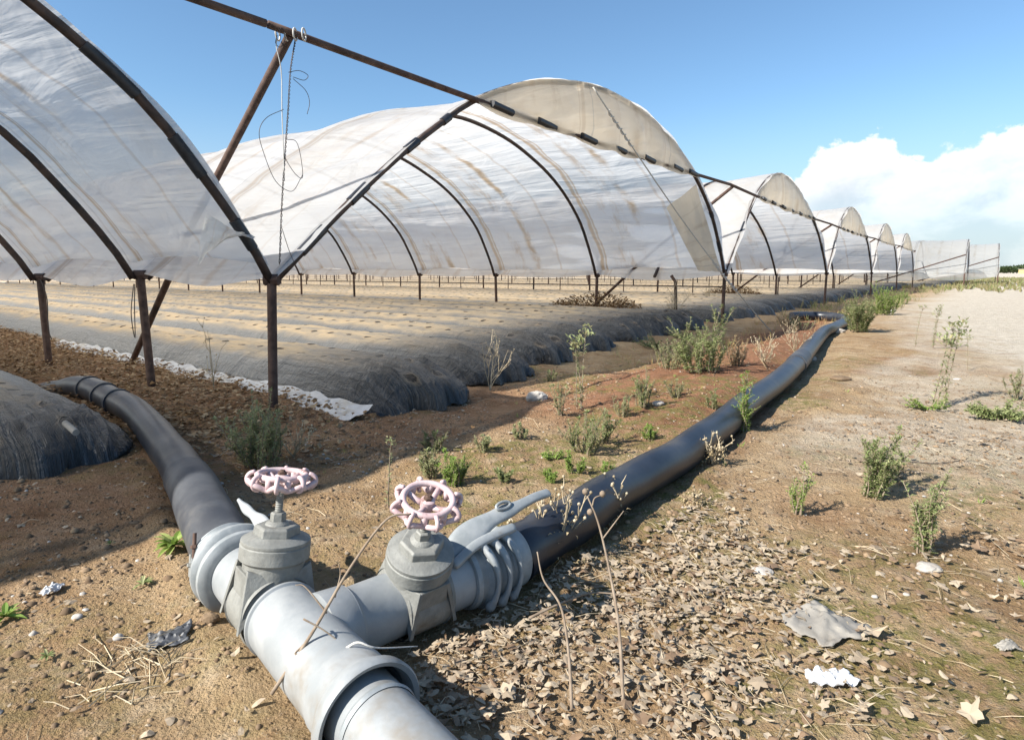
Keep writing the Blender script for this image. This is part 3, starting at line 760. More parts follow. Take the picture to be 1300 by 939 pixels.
def valve(base, ax, pax, label, R, hcap, hwheel, rot=0., wr=.1):
    """base: on the pipe axis; ax: spindle direction; pax: pipe axis"""
    ax = ax.normalized(); root = thing('gate_valve', (base.x, base.y, 0), label, 'valve', 'gate valves on the metal pipe')
    cr = pax.cross(ax).normalized()
    b = MB(); b.lathe(base, ax, [(-.02, R*.9), (hcap-.058, R*.93), (hcap-.052, R*1.0), (hcap-.048, R*1.06), (hcap-.012, R*1.06), (hcap-.009, R*1.03), (hcap-.006, R*1.05), (hcap+.001, R*1.04), (hcap+.004, R*.98), (hcap+.011, R*.76), (hcap+.014, R*.70)], 48)
    body = b.build('valve_body', M['cast'], root, smooth='auto')
    # saddle: collar round the pipe with wedge ribs
    b = MB(); b.lathe(base-pax*.072, pax, [(0, .098), (.012, .101), (.014, .097), (.13, .097), (.132, .101), (.144, .098)], 48, cap=False); b.build('pipe_collar', M['cast'], root, smooth='auto')
    for sg in (-1, 1):
        for sd in (-1, 1):
            p0 = base+pax*sg*.072
            b = MB(); a1 = p0+cr*sd*R*.98+ax*(hcap-.06)-pax*sg*.03; a2 = p0+cr*sd*.012+ax*(.098); a3 = p0+cr*sd*.107+ax*(-.03); a4 = p0+cr*sd*(R*.98)+ax*.0
            th = pax*sg*.006
            for pts in ([a1, a2, a3],):
                n = len(b.v); fr = [q-th for q in pts]+[q+th for q in pts]; b.v += [tuple(q) for q in fr]
                b.f += [(n, n+1, n+2), (n+5, n+4, n+3), (n, n+3, n+4, n+1), (n+1, n+4, n+5, n+2), (n+2, n+5, n+3, n)]
            b.build('rib', M['cast'], body, bevel=.0015)
    for sd in (-1, 1):               # flat cheek plates
        b = MB(); ce = base+cr*sd*(R*.93)+ax*.03; b.box(ce, cr*.006, pax*.045, ax*.075); b.build('cheek_plate', M['cast'], body, bevel=.002)
    b = MB(); b.lathe(base+ax*(hcap+.012), ax, [(0, R*.70), (.004, R*.71), (.022, R*.69), (.027, R*.62)], 6); b.build('hex_bonnet', M['cast'], root, bevel=.002)
    b = MB(); b.lathe(base+ax*(hcap+.037), ax, [(0, .034), (.006, .03), (.012, .022)], 28); b.lathe(base+ax*(hcap+.045), ax, [(0, .021), (.024, .021), (.027, .017)], 6); b.build('gland_nut', M['cast'], root, bevel=.0012)
    b = MB(); b.lathe(base+ax*(hcap+.07), ax, [(0, .0095), (hwheel-hcap-.065, .009)], 14)
    for i in range(int((hwheel-hcap-.09)/.006)): b.lathe(base+ax*(hcap+.074+i*.006), ax, [(0, .0095), (.002, .0108), (.004, .0095)], 14, cap=False)
    b.build('spindle', M['rust' if False else 'cast'], root, smooth='auto')
    handwheel(base+ax*hwheel, ax, wr, root, rot)
    return root
V1 = ml(.49-.02); V1 = A0+MD*.305
valve(V1, Vector((.085, .13, 1)), MD, 'left grey gate valve whose pink handwheel is seen nearly edge on', .087, .18, .335, .2, .083)
V2 = TB+BD*.325
valve(V2, Vector((.18, -.33, 1)), BD, 'right grey gate valve whose pink handwheel tilts toward the viewer', .087, .165, .322, .45, .085)

# ------------------------------------------------------------------ hanging wires on the bar by the first post
K = T(.19, -.05, 2.62)
wr = thing('hanging_wire', K, 'tangle of thin wires and loops hanging from the bar above the first post', 'wire')
def ep(x, y): return endp(x, y, -.08)
def wires(lst, r, name, m):
    for pts in lst:
        b = MB(); b.tube(smooth_path([ep(*p) for p in pts], 8), r, 5); b.build(name, m, wr, smooth=True)
tw = [ep(375, 52), ep(369, 90), ep(366, 140), ep(362, 195), ep(358, 260), ep(355, 335)]
tp = smooth_path(tw, 30); b = MB()
for ph in (0, PI): b.tube([p+Vector((.005*math.cos(i*1.1+ph), 0, .005*math.sin(i*1.1+ph))) for i, p in enumerate(tp)], .003, 4)
b.build('twisted_strand', M['wire'], wr, smooth=True)
wires([[(352, 48), (351, 60), (357, 90), (358, 140), (360, 200), (361, 230)]], .0035, 'white_strand', M['rope'])
wires([[(366, 92), (380, 90), (391, 96), (386, 102), (372, 98)], [(372, 100), (388, 115), (393, 130), (390, 145)], [(360, 139), (338, 150), (329, 168), (335, 195), (350, 230), (370, 243), (381, 228), (384, 222)],
       [(364, 177), (376, 180), (382, 200), (384, 225), (376, 222), (366, 208), (360, 195)], [(352, 45), (350, 55), (356, 60), (362, 50), (358, 36), (353, 42)], [(358, 290), (366, 315), (374, 335)], [(371, 45), (378, 44), (376, 50)]], .0023, 'loop', M['wire'])
b = MB()
for i in range(4): 
    b = MB(); c = K+Vector((.06*(i-1.5), -.01, .0)); b.tube([c+Vector((0, .04*math.cos(a), .04*math.sin(a)-.0)) for a in [q*PI/6 for q in range(13)]], .006, 5); b.build('binding', M['rope'], wr, smooth=True)
w2 = thing('hanging_wire', T(-.2, 1.72, .95), 'thin dark wire loop hanging down the second post of the left row', 'wire')
b = MB(); c = T(-.2, 1.72, .9); b.tube(smooth_path([c+Vector((-.04, -.05, 0)), c+Vector((-.07, -.06, -.25)), c+Vector((-.05, -.06, -.45)), c+Vector((-.045, -.05, -.2)), c+Vector((-.03, -.05, .0))], 8), .004, 5); b.build('strand', M['wire'], w2)
w3 = thing('hanging_wire', T(-.41, 3.75, .95), 'thin brown wire hanging beside the leftmost post', 'wire')
b = MB(); c = T(-.41, 3.75, .93); b.tube(smooth_path([c+Vector((.04, -.05, 0)), c+Vector((.10, -.06, -.2)), c+Vector((.09, -.06, -.5)), c+Vector((.11, -.05, -.62))], 8), .005, 5); b.build('strand', M['wire'], w3)

# ------------------------------------------------------------------ plants
def rnd(a, b): return random.uniform(a, b)
def plant(px, py, hpx, wpx, kind, mleaf, label, cat='weed', lean=0., dens=1., name='weed', seed=None, mstem='stick'):
    random.seed(seed if seed is not None else int(px*7+py)); base = GG(px, py); dist = base.y*CP+(1-base.z)*SP
    h = hpx*dist/F*(1.18 if kind in ('sparse', 'stalk') else 1); w = wpx*dist/F/2; dens *= 1.35 if kind == 'sparse' else 1
    root = thing(name, base, label, cat)
    st = MB(); lf = MB(); fl = MB()
    def stem(p, d, L, r, bend, n=7):
        pts = [Vector(p)]; d = d.normalized(); q = Vector(p)
        for i in range(n):
            d = (d+Vector((rnd(-1, 1), rnd(-1, 1), rnd(-.3, .6)))*bend).normalized(); q = q+d*L/n; pts.append(q.copy())
        st.tube(pts, [max(r*(1-.7*i/n), .0008) for i in range(n+1)], 5, cap=False); return pts
    def leaves(pts, per, L, wd, start=.1, droop=.1, upw=.6):
        n = len(pts)-1
        for i in range(n):
            if (i+1)/n < start: continue
            for k in range(per):
                p = pts[i].lerp(pts[i+1], random.random()); an = rnd(0, 2*PI); ax = (pts[i+1]-pts[i]).normalized()
                o = Vector((math.cos(an), math.sin(an), 0)); d = (o*(1)+ax*upw+Vector((0, 0, rnd(-droop, .3)))).normalized()
                sc = rnd(.55, 1.2)*(1-.35*(i/n)); lf.leaf(p, d, Vector((rnd(-.3, .3), rnd(-.3, .3), 1)), L*sc, wd*sc, rnd(.0, .5))
    if kind in ('bush', 'sparse'):
        ns = int((15 if kind == 'bush' else 6)*dens)
        for i in range(ns):
            an = rnd(0, 2*PI); o = Vector((math.cos(an), math.sin(an), 0)); q = math.sqrt(random.random()); L = h*rnd(.55, 1.05)*(1-.25*q)
            L *= rnd(.75, 1.1); d = Vector((0, 0, 1))+o*q*(w/max(h, .01))*.75+Vector((lean, 0, 0))
            pts = stem(base+o*w*.42*q, d, L, .004, .16, 8)
            leaves(pts, int(7*min(dens, 1.5)+3), max(.018, h*.075), max(.005, h*.018), .04)
            for k in range(3):
                a = random.randint(2, 6); o2 = Vector((rnd(-1, 1), rnd(-1, 1), rnd(.5, 1.3)))
                p2 = stem(pts[a], o2, L*rnd(.2, .38), .002, .12, 4); leaves(p2, int(5*min(dens, 1.5)+3), max(.016, h*.06), max(.005, h*.015), .0)
            if random.random() < .5:
                for k in range(10): lf.leaf(pts[-1]+Vector((rnd(-1, 1), rnd(-1, 1), rnd(-1, 1)))*.008, Vector((rnd(-1, 1), rnd(-1, 1), rnd(.2, 1.5))), Vector((0, 0, 1)), .02, .009, .2)
    elif kind == 'stalk':
        for i in range(max(1, int(dens))):
            pts = stem(base+Vector((rnd(-1, 1), rnd(-1, 1), 0))*w*.3*(dens > 1), Vector((lean+rnd(-.05, .05), rnd(-.08, .08), 1)), h*rnd(.8, 1) if i else h, .004, .04, 10)
            leaves(pts, 6, h*.09, h*.022, .05)
            for k in range(26): 
                p = pts[-1]+Vector((rnd(-1, 1), rnd(-1, 1), rnd(-.9, .5)))*w*.55; lf.leaf(p, Vector((rnd(-1, 1), rnd(-1, 1), rnd(0, 1.5))), Vector((0, 0, 1)), max(.014, w*.35), max(.007, w*.16), .2)
            for k in range(5): st.tube([pts[-2], pts[-1]+Vector((rnd(-1, 1), rnd(-1, 1), rnd(-.5, .5)))*w*.45], .0012, 4)
    elif kind == 'rosette':
        for i in range(int(22*dens)):
            an = rnd(0, 2*PI); el = rnd(.15, 1.1); d = Vector((math.cos(an)*math.cos(el), math.sin(an)*math.cos(el), math.sin(el))); L = w*rnd(.7, 1.15)
            n_ = 4; up = Vector((0, 0, 1)); sd = d.cross(up).normalized(); b0 = len(lf.v); P = []
            for q in range(n_+1):
                e = q/n_; c = base+d*L*e-Vector((0, 0, 1))*L*.35*e*e+Vector((0, 0, .01)); wd = w*.13*math.sin(PI*min(.97, .12+e*.85)); P += [c-sd*wd+Vector((0, 0, wd*.4)), c, c+sd*wd+Vector((0, 0, wd*.4))]
            lf.grid(P, n_+1, 3)
    elif kind == 'creeper':
        for i in range(int(16*dens)):
            an = rnd(0, 2*PI); o = Vector((math.cos(an), .75*math.sin(an), 0))
            pts = stem(base+o*w*rnd(0, .5)+Vector((0, 0, .01)), o+Vector((lean, 0, rnd(.05, .6)*h/max(w, .01)*2)), w*rnd(.35, .75), .0025, .22, 6)
            pts = [Vector((p.x, p.y, max(p.z, gz(p.x, p.y)+.01))) for p in pts]
            leaves(pts, int(9*dens), max(.014, h*.22), max(.007, h*.08), 0, .3, .3)
    elif kind == 'dry':
        def rec(p, d, L, r, dep):
            pts = stem(p, d, L, r, .14, 5)
            if dep > 0:
                for k in range(random.randint(2, 4)):
                    a = random.randint(1, 5); rec(pts[a], (pts[a]-pts[a-1]).normalized()+Vector((rnd(-1, 1), rnd(-1, 1), rnd(-.4, .8)))*.75, L*rnd(.35, .6), r*.75, dep-1)
            elif random.random() < .55:
                st.lathe(pts[-1]-Vector((0, 0, .003)), Vector((0, 0, 1)), [(0, .002), (.003, .0055), (.008, .0055), (.011, .002)], 7)
        for i in range(int(5*dens)):
            an = rnd(0, 2*PI); rec(base, Vector((math.cos(an)*w/h*.8+lean, math.sin(an)*w/h*.8, 1)), h*rnd(.6, .9), .0046, 2)
        if mleaf:
            for q in range(int(60*dens)):
                p = base+Vector((rnd(-1, 1)*w*.8, rnd(-1, 1)*w*.8, rnd(.0, .7)*h)); lf.leaf(p, Vector((rnd(-1, 1), rnd(-1, 1), rnd(-1, 1))), Vector((0, 0, 1)), .022, .009, .4)
    if st.f: st.build('stem', M['straw' if kind == 'dry' else mstem], root, smooth=True)
    if lf.f: lf.build('foliage', M[mleaf], root)
    if fl.f: fl.build('seed_heads', M['stick'], root, smooth=True)
    return root
PL = [
 (1108, 398, 30, 40, 'bush', 'sage', 'low pale green bush between the pipe bend and the far tunnels', dict(dens=2, name='bush', cat='bush')),
 (1145, 386, 22, 34, 'bush', 'bright', 'smallest green bush, farthest along the verge', dict(dens=2, name='bush', cat='bush')),
 (765, 560, 44, 40, 'sparse', 'green', 'green weed right of the leafy clump on the red earth', dict(dens=1.4)),
 (790, 530, 34, 36, 'sparse', 'sage', 'pale weed in front of the weed left of the big bush', dict(dens=1.2)),
 (850, 472, 44, 70, 'sparse', 'sage', 'pale scrubby weed touching the left side of the big bush', dict(dens=2)),
 (935, 470, 40, 50, 'sparse', 'drybush', 'dry scrubby weed touching the right side of the big bush', dict(dens=2)),
 (905, 520, 22, 30, 'sparse', 'green', 'small weed between the big bush and the black pipe', dict(dens=1)),
 (700, 585, 26, 40, 'creeper', 'bright', 'low creeping weed at the foot of the slender pale weed', dict(dens=.8)),
 (660, 560, 20, 34, 'sparse', 'sage', 'small weed on the bank left of the leafy clump', {}),
 (730, 600, 30, 36, 'sparse', 'bright', 'fresh weed between the leafy clump and the black pipe', dict(dens=1.2)),
 (640, 610, 18, 26, 'sparse', 'green', 'small weed right of the bright green one behind the right valve', {}),
 (1000, 410, 20, 44, 'bush', 'drybush', 'dry low bush hiding the end of the bent pipe', dict(dens=2, name='bush', cat='bush')),
 (655, 722, 60, 80, 'dry', 'drybush', 'dry branching weed leaning over the right coupling', dict(dens=1.6)),
 (1130, 610, 40, 40, 'sparse', 'sage', 'weed at the foot of the leaning one on the sand', dict(dens=1)),
 (880, 640, 20, 40, 'dry', 'drybush', 'small dry tuft in the leaves below the black pipe', dict(dens=1)),
 (1240, 520, 20, 40, 'creeper', 'green', 'creeping weed left of the spreading one at the right edge', dict(dens=1)),
 (897, 480, 92, 118, 'bush', 'green', 'big leafy green bush beside the black pipe, below the end of the front tunnel', dict(dens=1.7, name='bush', cat='bush')),
 (735, 520, 86, 40, 'stalk', 'sage', 'tallest pale flowering weed on the red earth left of the pipe', dict(dens=3)),
 (742, 575, 70, 74, 'bush', 'green', 'leafy green clump at the foot of the tall pale weed', dict(dens=1.2)),
 (712, 528, 50, 22, 'sparse', 'sage', 'slender pale weed just left of the tallest one', dict(dens=.8)),
 (815, 522, 58, 44, 'bush', 'green', 'green weed between the tall pale weed and the big bush', dict(dens=1.1)),
 (856, 510, 30, 34, 'sparse', 'sage', 'small weed in front of the big bush', {}),
 (576, 614, 52, 50, 'bush', 'bright', 'bright green leafy weed behind the right valve', dict(dens=1.5)),
 (547, 606, 40, 40, 'bush', 'sage', 'greyish weed directly behind the right handwheel', dict(dens=1.2)),
 (552, 572, 34, 48, 'sparse', 'dark', 'dark straggly weed in the shade behind the right valve', dict(dens=1.3)),
 (612, 578, 22, 34, 'sparse', 'sage', 'low sparse weed right of the bright green one', {}),
 (493, 642, 76, 26, 'stalk', 'sage', 'single stem weed with a pale flower head between the two valves', {}),
 (330, 590, 98, 105, 'sparse', 'sage', 'dry tangled grey green bush at the foot of the first post', dict(dens=3.2, name='bush', cat='bush')),
 (372, 575, 40, 60, 'dry', 'drybush', 'brown dry tuft right of the tangled bush', {}),
 (1090, 424, 58, 50, 'bush', 'green', 'upright green bush at the bend of the black pipe', dict(dens=2.4, name='bush', cat='bush')),
 (1124, 402, 44, 46, 'bush', 'bright', 'yellowish green bush behind the one at the pipe bend', dict(dens=2, name='bush', cat='bush')),
 (945, 550, 70, 26, 'sparse', 'bright', 'light green sprout standing against the black pipe', dict(dens=1.2)),
 (1108, 632, 105, 66, 'sparse', 'green', 'leaning leafy weed alone on the sandy ground at right', dict(lean=.35, dens=1.8)),
 (1172, 704, 128, 34, 'sparse', 'green', 'thin upright weed nearest at right, casting a short shadow', dict(dens=.9)),
 (1190, 512, 88, 40, 'stalk', 'sage', 'tall brownish stalk weed on the pale ground at right', dict(dens=4, lean=.12)),
 (1182, 520, 24, 74, 'creeper', 'bright', 'creeping green weed at the base of the brownish stalk', {}),
 (1268, 530, 34, 84, 'creeper', 'green', 'spreading low green weed at the right edge', dict(dens=1.5)),
 (1292, 508, 46, 36, 'sparse', 'green', 'small upright weed cut by the right edge', {}),
 (1013, 655, 78, 24, 'sparse', 'bright', 'short green sprig in the middle of the dry leaves', dict(dens=.7)),
 (222, 702, 50, 62, 'rosette', 'bright', 'long leaved green rosette tucked against the left pipe', {}),
 (181, 742, 26, 30, 'rosette', 'green', 'tiny green rosette in the shade edge at left', dict(dens=.6)),
 (6, 782, 46, 56, 'rosette', 'bright', 'green rosette cut by the left edge', {}),
 (700, 712, 92, 110, 'dry', 'drybush', 'dry branching thistle in front of the long black pipe', dict(dens=2)),
 (775, 668, 50, 44, 'dry', 'drybush', 'small dry tuft against the side of the black pipe', dict(dens=2)),
 (1162, 442, 44, 14, 'stalk', 'sage', 'yellowish stalk left of the pair beside the pale track', {}),
 (1184, 444, 44, 18, 'stalk', 'sage', 'yellowish stalk with bushy top beside the pale track', dict(dens=2)),
 (1228, 470, 36, 18, 'stalk', 'sage', 'short stalk right of the tall brownish weed', {}),
 (835, 440, 22, 80, 'creeper', 'dark', 'low green growth at the dark bed ends', {}),
 (868, 428, 16, 50, 'creeper', 'green', 'low bright growth right of the dark bed ends', {}),
 (1018, 420, 22, 48, 'bush', 'sage', 'low tuft left of the pipe bend', dict(dens=1.2)),
 (272, 500, 88, 22, 'dry', None, 'two thin dry stalks before the first bed, right of the second post', dict(dens=.5)),
 (540, 412, 0, 0, None, None, '', {}),
 (622, 492, 72, 60, 'dry', None, 'bare dry weed in front of the second bed end', dict(dens=.8)),
 (856, 412, 42, 24, 'dry', 'drybush', 'withered plant standing left of the end post', dict(dens=2)),
 (900, 388, 26, 14, 'dry', 'drybush', 'small withered plant behind the end post', dict(dens=2)),
 (972, 470, 40, 70, 'dry', 'redgrass', 'rusty dry weed left of the black pipe', dict(dens=1.4)),
 (1010, 450, 34, 50, 'dry', 'redgrass', 'rusty dry weed near the pipe bend', dict(dens=1.4)),
 (700, 612, 16, 24, 'sparse', 'bright', 'tiny green seedling nearest the lever of the right coupling', {}),
 (768, 608, 28, 26, 'sparse', 'bright', 'small seedling beside the black pipe', {}),
 (826, 556, 18, 30, 'sparse', 'bright', 'small green seedling halfway along the black pipe', {}),
 (700, 480, 16, 20, 'sparse', 'sage', 'tiny weed at the foot of the second bed', {}),
 (1105, 575, 20, 20, 'sparse', 'green', 'tiny weed behind the leaning one', {}),
 (60, 835, 16, 26, 'rosette', 'green', 'tiny rosette at the lower left', dict(dens=.6)),
 (140, 690, 12, 18, 'rosette', 'green', 'tiny rosette left of the shaded earth', dict(dens=.5)),
 (905, 590, 34, 40, 'dry', 'drybush', 'dry tuft at the right side of the black pipe', dict(dens=2)),
]
for a in PL:
    if a[4]: plant(*a[:7], **a[7])

def twig(pts, r, label, name='dry_stalk', cat='stalk', m='stick', branches=()):
    root = thing(name, pts[0], label, cat); b = MB(); P = smooth_path(pts, 8); n = len(P); b.tube(P, [r*(1-.6*i/n) for i in range(n)], 7); b.build('stem', M[m], root, smooth=True)
    for br in branches:
        b = MB(); P = smooth_path(br, 6); n = len(P); b.tube(P, [r*.5*(1-.6*i/n) for i in range(n)], 5); b.build('branch', M[m], root, smooth=True)
    return root
twig([at(345, 880, 1.28), at(395, 805, 1.30), at(445, 720, 1.33), at(490, 660, 1.36), at(522, 652, 1.38)], .0045, 'bare curved twig rising in front of the two valves', 'bare_twig', 'twig', 'stick',
     [[at(385, 818, 1.30), at(375, 830, 1.29), at(405, 822, 1.29), at(440, 815, 1.29)], [at(415, 778, 1.31), at(388, 745, 1.33), at(375, 742, 1.33)], [at(385, 785, 1.3), at(412, 800, 1.3), at(440, 822, 1.3), at(452, 835, 1.3)], [at(425, 758, 1.32), at(432, 730, 1.34), at(430, 715, 1.34)]])
s_ = twig([at(792, 905, 1.35), at(786, 800, 1.45), at(775, 730, 1.52), at(760, 665, 1.56), at(745, 628, 1.58)], .0048, 'long pale dry stalk leaning over the leaves before the black pipe', branches=[[at(752, 642, 1.57), at(755, 632, 1.57), at(764, 628, 1.57)], [at(765, 684, 1.55), at(780, 664, 1.55), at(792, 648, 1.56)]])
b = MB()
for p in (at(743, 624, 1.58), at(765, 627, 1.57), at(749, 650, 1.57)): b.lathe(p, UP, [(-.008, .003), (-.003, .008), (.004, .008), (.009, .003)], 9)
b.build('seed_heads', M['stick'], s_, smooth=True)
twig([at(726, 900, 1.32), at(722, 830, 1.40), at(712, 770, 1.46), at(690, 735, 1.5), at(682, 700, 1.52)], .0042, 'second pale dry stalk, left of the long one')
twig([G(672, 784, .03), G(720, 762, .05), G(760, 752, .03), G(840, 762, .03)], .004, 'thin dry stem lying across the leaves right of the tee', 'fallen_stalk', 'stalk')
twig([GG(230, 735)+UP*.02, GG(330, 670)+UP*.0+UP*.01, GG(395, 640)+UP*.01], .003, 'thin twig lying on the ground behind the left valve', 'bare_twig', 'twig')
twig([GG(1118, 583)+UP*.006, GG(1190, 592)+UP*.004, GG(1250, 575)+UP*.004, GG(1286, 548)+UP*.004], .003, 'thin curved dark root lying on the sand at right', 'dry_root', 'root', 'wire')
twig([at(440, 822, 1.27), at(455, 815, 1.26), at(480, 822, 1.27), at(530, 820, 1.35)], .003, 'thin white cord lying over the tee outlet', 'white_cord', 'cord', 'rope')

# ------------------------------------------------------------------ stones and scraps
def rock(px, py, wpx, label, m='stone', flat=.6, seed=0, name='stone', cat='stone'):
    rs = random.Random(seed+int(px)); p = GG(px, py); r = wpx*p.y/F/2; b = MB(); nu, nv_ = 14, 9; P = []
    off = rs.uniform(0, 50)
    for i in range(nu):
        for k in range(nv_):
            th = 2*PI*i/nu; ph = PI*(k+.01)/(nv_-1+.02)-PI/2; d = Vector((math.cos(th)*math.cos(ph), math.sin(th)*math.cos(ph)*.8, math.sin(ph)*flat))
            q = .75+.55*float(fbm([d.x*1.7+off], [d.y*1.7+d.z*2], 3, seed)[0]); P.append(p+d*r*q+UP*r*flat*.35)
    for i in range(nu):
        for k in range(nv_-1):
            a = i*nv_+k; c = ((i+1) % nu)*nv_+k; b.f.append((a, c, c+1, a+1))
    b.v = [tuple(q) for q in P]; o = b.build(name, M[m], None, smooth=(m == 'stone' and r < .03)); return tag(o, label, cat)
rock(1178, 728, 32, 'large flat white stone on the mossy ground at right', flat=.35, seed=1)
rock(968, 728, 30, 'flat pale stone among the dry leaves', flat=.3, seed=2)
rock(681, 505, 26, 'pale rock on the bank before the second bed', flat=.7, seed=3)
rock(835, 520, 15, 'small pinkish stone left of the black pipe', flat=.6, seed=5)
rock(1031, 457, 11, 'white pebble on the right side of the black pipe', flat=.7, seed=6)
rock(1064, 423, 16, 'white lump under the bend of the pipe', flat=.6, seed=7)
rock(1134, 397, 7, 'small white lump behind the bushes at the pipe bend', flat=.6, seed=8)
rock(150, 806, 15, 'pale round pebble at lower left', flat=.7, seed=9)
rock(98, 786, 14, 'pale pebble left of the round one at lower left', flat=.5, seed=10)
rock(268, 793, 22, 'brown clod beside the left coupling', 'clod', .7, 11, 'soil_clod', 'clod')
rock(1150, 760, 9, 'small white pebble before the large flat stone', flat=.5, seed=12)
rock(1110, 762, 8, 'small white pebble nearer the grey sheet', flat=.5, seed=13)
rock(1215, 482, 10, 'white chip by the pale track', flat=.4, seed=14)
rock(1066, 484, 26, 'dark flat clod on the sandy ground right of the pipe', 'clod', .25, 15, 'soil_clod', 'clod')
rock(640, 480, 9, 'small pale stone at the second bed end', flat=.6, seed=16)
def scrap(px, py, wpx, hpx, label, m, amp, name, cat, seed=1, rot=0., lift=.008):
    c = GG(px, py); w = wpx*c.y/F/2; d_ = hpx*c.y/F*c.y/1.0/2*1.1; n = 22; P = []
    ct, sn = math.cos(rot), math.sin(rot)
    for i in range(n+1):
        for k in range(n+1):
            u, v = i/n*2-1, k/n*2-1; rg = 1+.35*(float(fbm([math.atan2(v, u)*2.2+9], [seed], 3, seed)[0])-.5)*2
            x = u*w*rg; y = v*d_*rg; X, Y_ = c.x+x*ct-y*sn, c.y+x*sn+y*ct
            e = float(fbm([u*2.3+seed*3], [v*2.3], 4, seed)[0]); P.append((X, Y_, gz(X, Y_)+.008+amp*abs(e-.45)*2+lift*max(0, 1-u*u-v*v)))
    b = MB(); b.grid(P, n+1, n+1); o = b.build(name, M[m], None, smooth='auto', solid=.002); return tag(o, label, cat)
scrap(1048, 795, 88, 44, 'crumpled dusty grey sheet half buried in the leaves at lower right', 'grey_cloth', .022, 'plastic_sheet', 'sheet', 3, .5)
scrap(1055, 860, 64, 16, 'crumpled white plastic scrap at the bottom right of the leaves', 'white_plastic', .022, 'plastic_scrap', 'scrap', 5)
scrap(215, 812, 46, 20, 'dark grey curled scrap below the left coupling', 'pvc2', .018, 'plastic_scrap', 'scrap', 8, .4)
scrap(1278, 827, 30, 10, 'pale grey plastic chip at the right edge of the ground', 'grey_cloth', .01, 'plastic_scrap', 'scrap', 9, .2, .005)
scrap(66, 747, 18, 14, 'small white shell like scrap at the left shade edge', 'white_plastic', .02, 'plastic_scrap', 'scrap', 12)
# a white pole stub on the dark bed, and heaps of withered debris at the braces
b = MB(); p = G(92, 545, .22); b.tube([p+Vector((-.07, .05, .02)), p+Vector((.06, -.06, .0))], .016, 10); o = b.build('pipe_stub', M['grey_cloth'], None, smooth='auto'); tag(o, 'short pale pipe stub lying on the dark bed at left', 'pipe stub')
def heap(c, rx, ry, h, n, label, m='brown_leaf', seed=3):
    random.seed(seed); b = MB()
    for i in range(n):
        a = rnd(0, 2*PI); q = math.sqrt(random.random()); x, y = q*math.cos(a)*rx, q*math.sin(a)*ry
        p = c+Vector((x, y, rnd(0, 1)*h*(1-q*q)+.01)); b.leaf(p, Vector((rnd(-1, 1), rnd(-1, 1), rnd(-.6, 1))), Vector((rnd(-1, 1), rnd(-1, 1), 1)), rnd(.04, .12), rnd(.02, .05), rnd(0, .6))
    o = b.build('debris_heap', M[m], None); tag(o, label, 'heap')
for jj in (1, 2):
    c = T(jj*W+.1, 2.9, .18); heap(c, 1.1, .5, .38, 1500, 'heap of brown withered debris at the foot of the slanting brace' if jj == 1 else 'small brown heap at the foot of the next slanting brace to the right', seed=jj)

# ------------------------------------------------------------------ ground litter (uncountable)
def in_pipe(x, y, r=.085):
    d = np.minimum(seg_d(x, y, pipeR), np.minimum(seg_d(x, y, lpipe), np.minimum(seg_d(x, y, [(-.86, 1.84), (-.1, .95)]), seg_d(x, y, [(-.46, 1.47), (.06, 2.0)]))))
    return d < r
def scatter(n, xr, yr, dens, seed):
    r = np.random.RandomState(seed); x = r.uniform(*xr, n); y = r.uniform(*yr, n); k = r.uniform(size=n) < dens(x, y); x, y = x[k], y[k]
    k = ~in_pipe(x, y); x, y = x[k], y[k]; return x, y, ground_z(x, y)
LOBE = [.66, .40, .46, .60, .34, .44, .52, .30, .20, .30, .52, .44, .34, .60, .46, .40]      # outline of a five-lobed leaf
def leaf_litter(x, y, z, size, m, name, label, seed, lobed=True, lift=.02, curl=.5):
    r = random.Random(seed); V_ = []; F_ = []
    for a, b, c in zip(x, y, z):
        s_ = r.uniform(*size)*(1.6 if lobed and r.random() < .06 else 1); rot = r.uniform(0, 2*PI); tx, ty = r.gauss(0, .16), r.gauss(0, .16); n = (11 if s_ > .028 else 6) if lobed else 5; b0 = len(V_); z0 = c+r.uniform(.003, lift)
        cu = r.uniform(-curl, curl); el = r.uniform(.55, 1.)
        V_.append((a, b, z0+s_*.05))
        big = lobed and s_ > .034; n = 16 if big else n
        if lobed and not big: el *= r.uniform(.35, .85)
        for i in range(n):
            an = 2*PI*i/n; rad = s_*(LOBE[i]*r.uniform(.9, 1.1) if big else .5*r.uniform(.7, 1.15))
            u, v = rad*math.cos(an), rad*math.sin(an)*el
            w_ = u*tx+v*ty+.45*abs(v)*cu+cu*(u*u-v*v*.5)/max(s_, .001)*2
            V_.append((a+u*math.cos(rot)-v*math.sin(rot), b+u*math.sin(rot)+v*math.cos(rot), max(z0+w_, c-.004)))
        for i in range(n): F_.append((b0, b0+1+i, b0+1+(i+1) % n))
    me = bpy.data.meshes.new(name); me.from_pydata(V_, [], F_); me.materials.append(M[m]); o = bpy.data.objects.new(name, me); col.objects.link(o)
    return tag(o, label, name.replace('_', ' '), None, 'stuff')
def dens_r(x, y):
    s, t = ST(x, y); d = seg_d(x, y, pipeR); camside = sstep(-2.75, -2.9, t)*(x > -.45)*(((x+.45)*.69-(y-1.44)*.724) > .05)
    z1 = camside*sstep(1.25, .7, x+.25*(fbm(x*3, y*3, 3, 8)-.5))*sstep(3.2, 2.2, y)
    z2 = camside*np.exp(-(d/.28)**2)*.8*sstep(7, 3.5, y)
    z3 = camside*.10*sstep(6, 2.5, y)
    pt = sstep(.35, .6, fbm(x*2.2, y*2.2, 3, 91))
    return np.maximum(np.maximum(z1*(.35+.65*pt), z2), z3*pt)
x, y, z = scatter(82000, (-.5, 3.4), (1.0, 6.5), dens_r, 5)
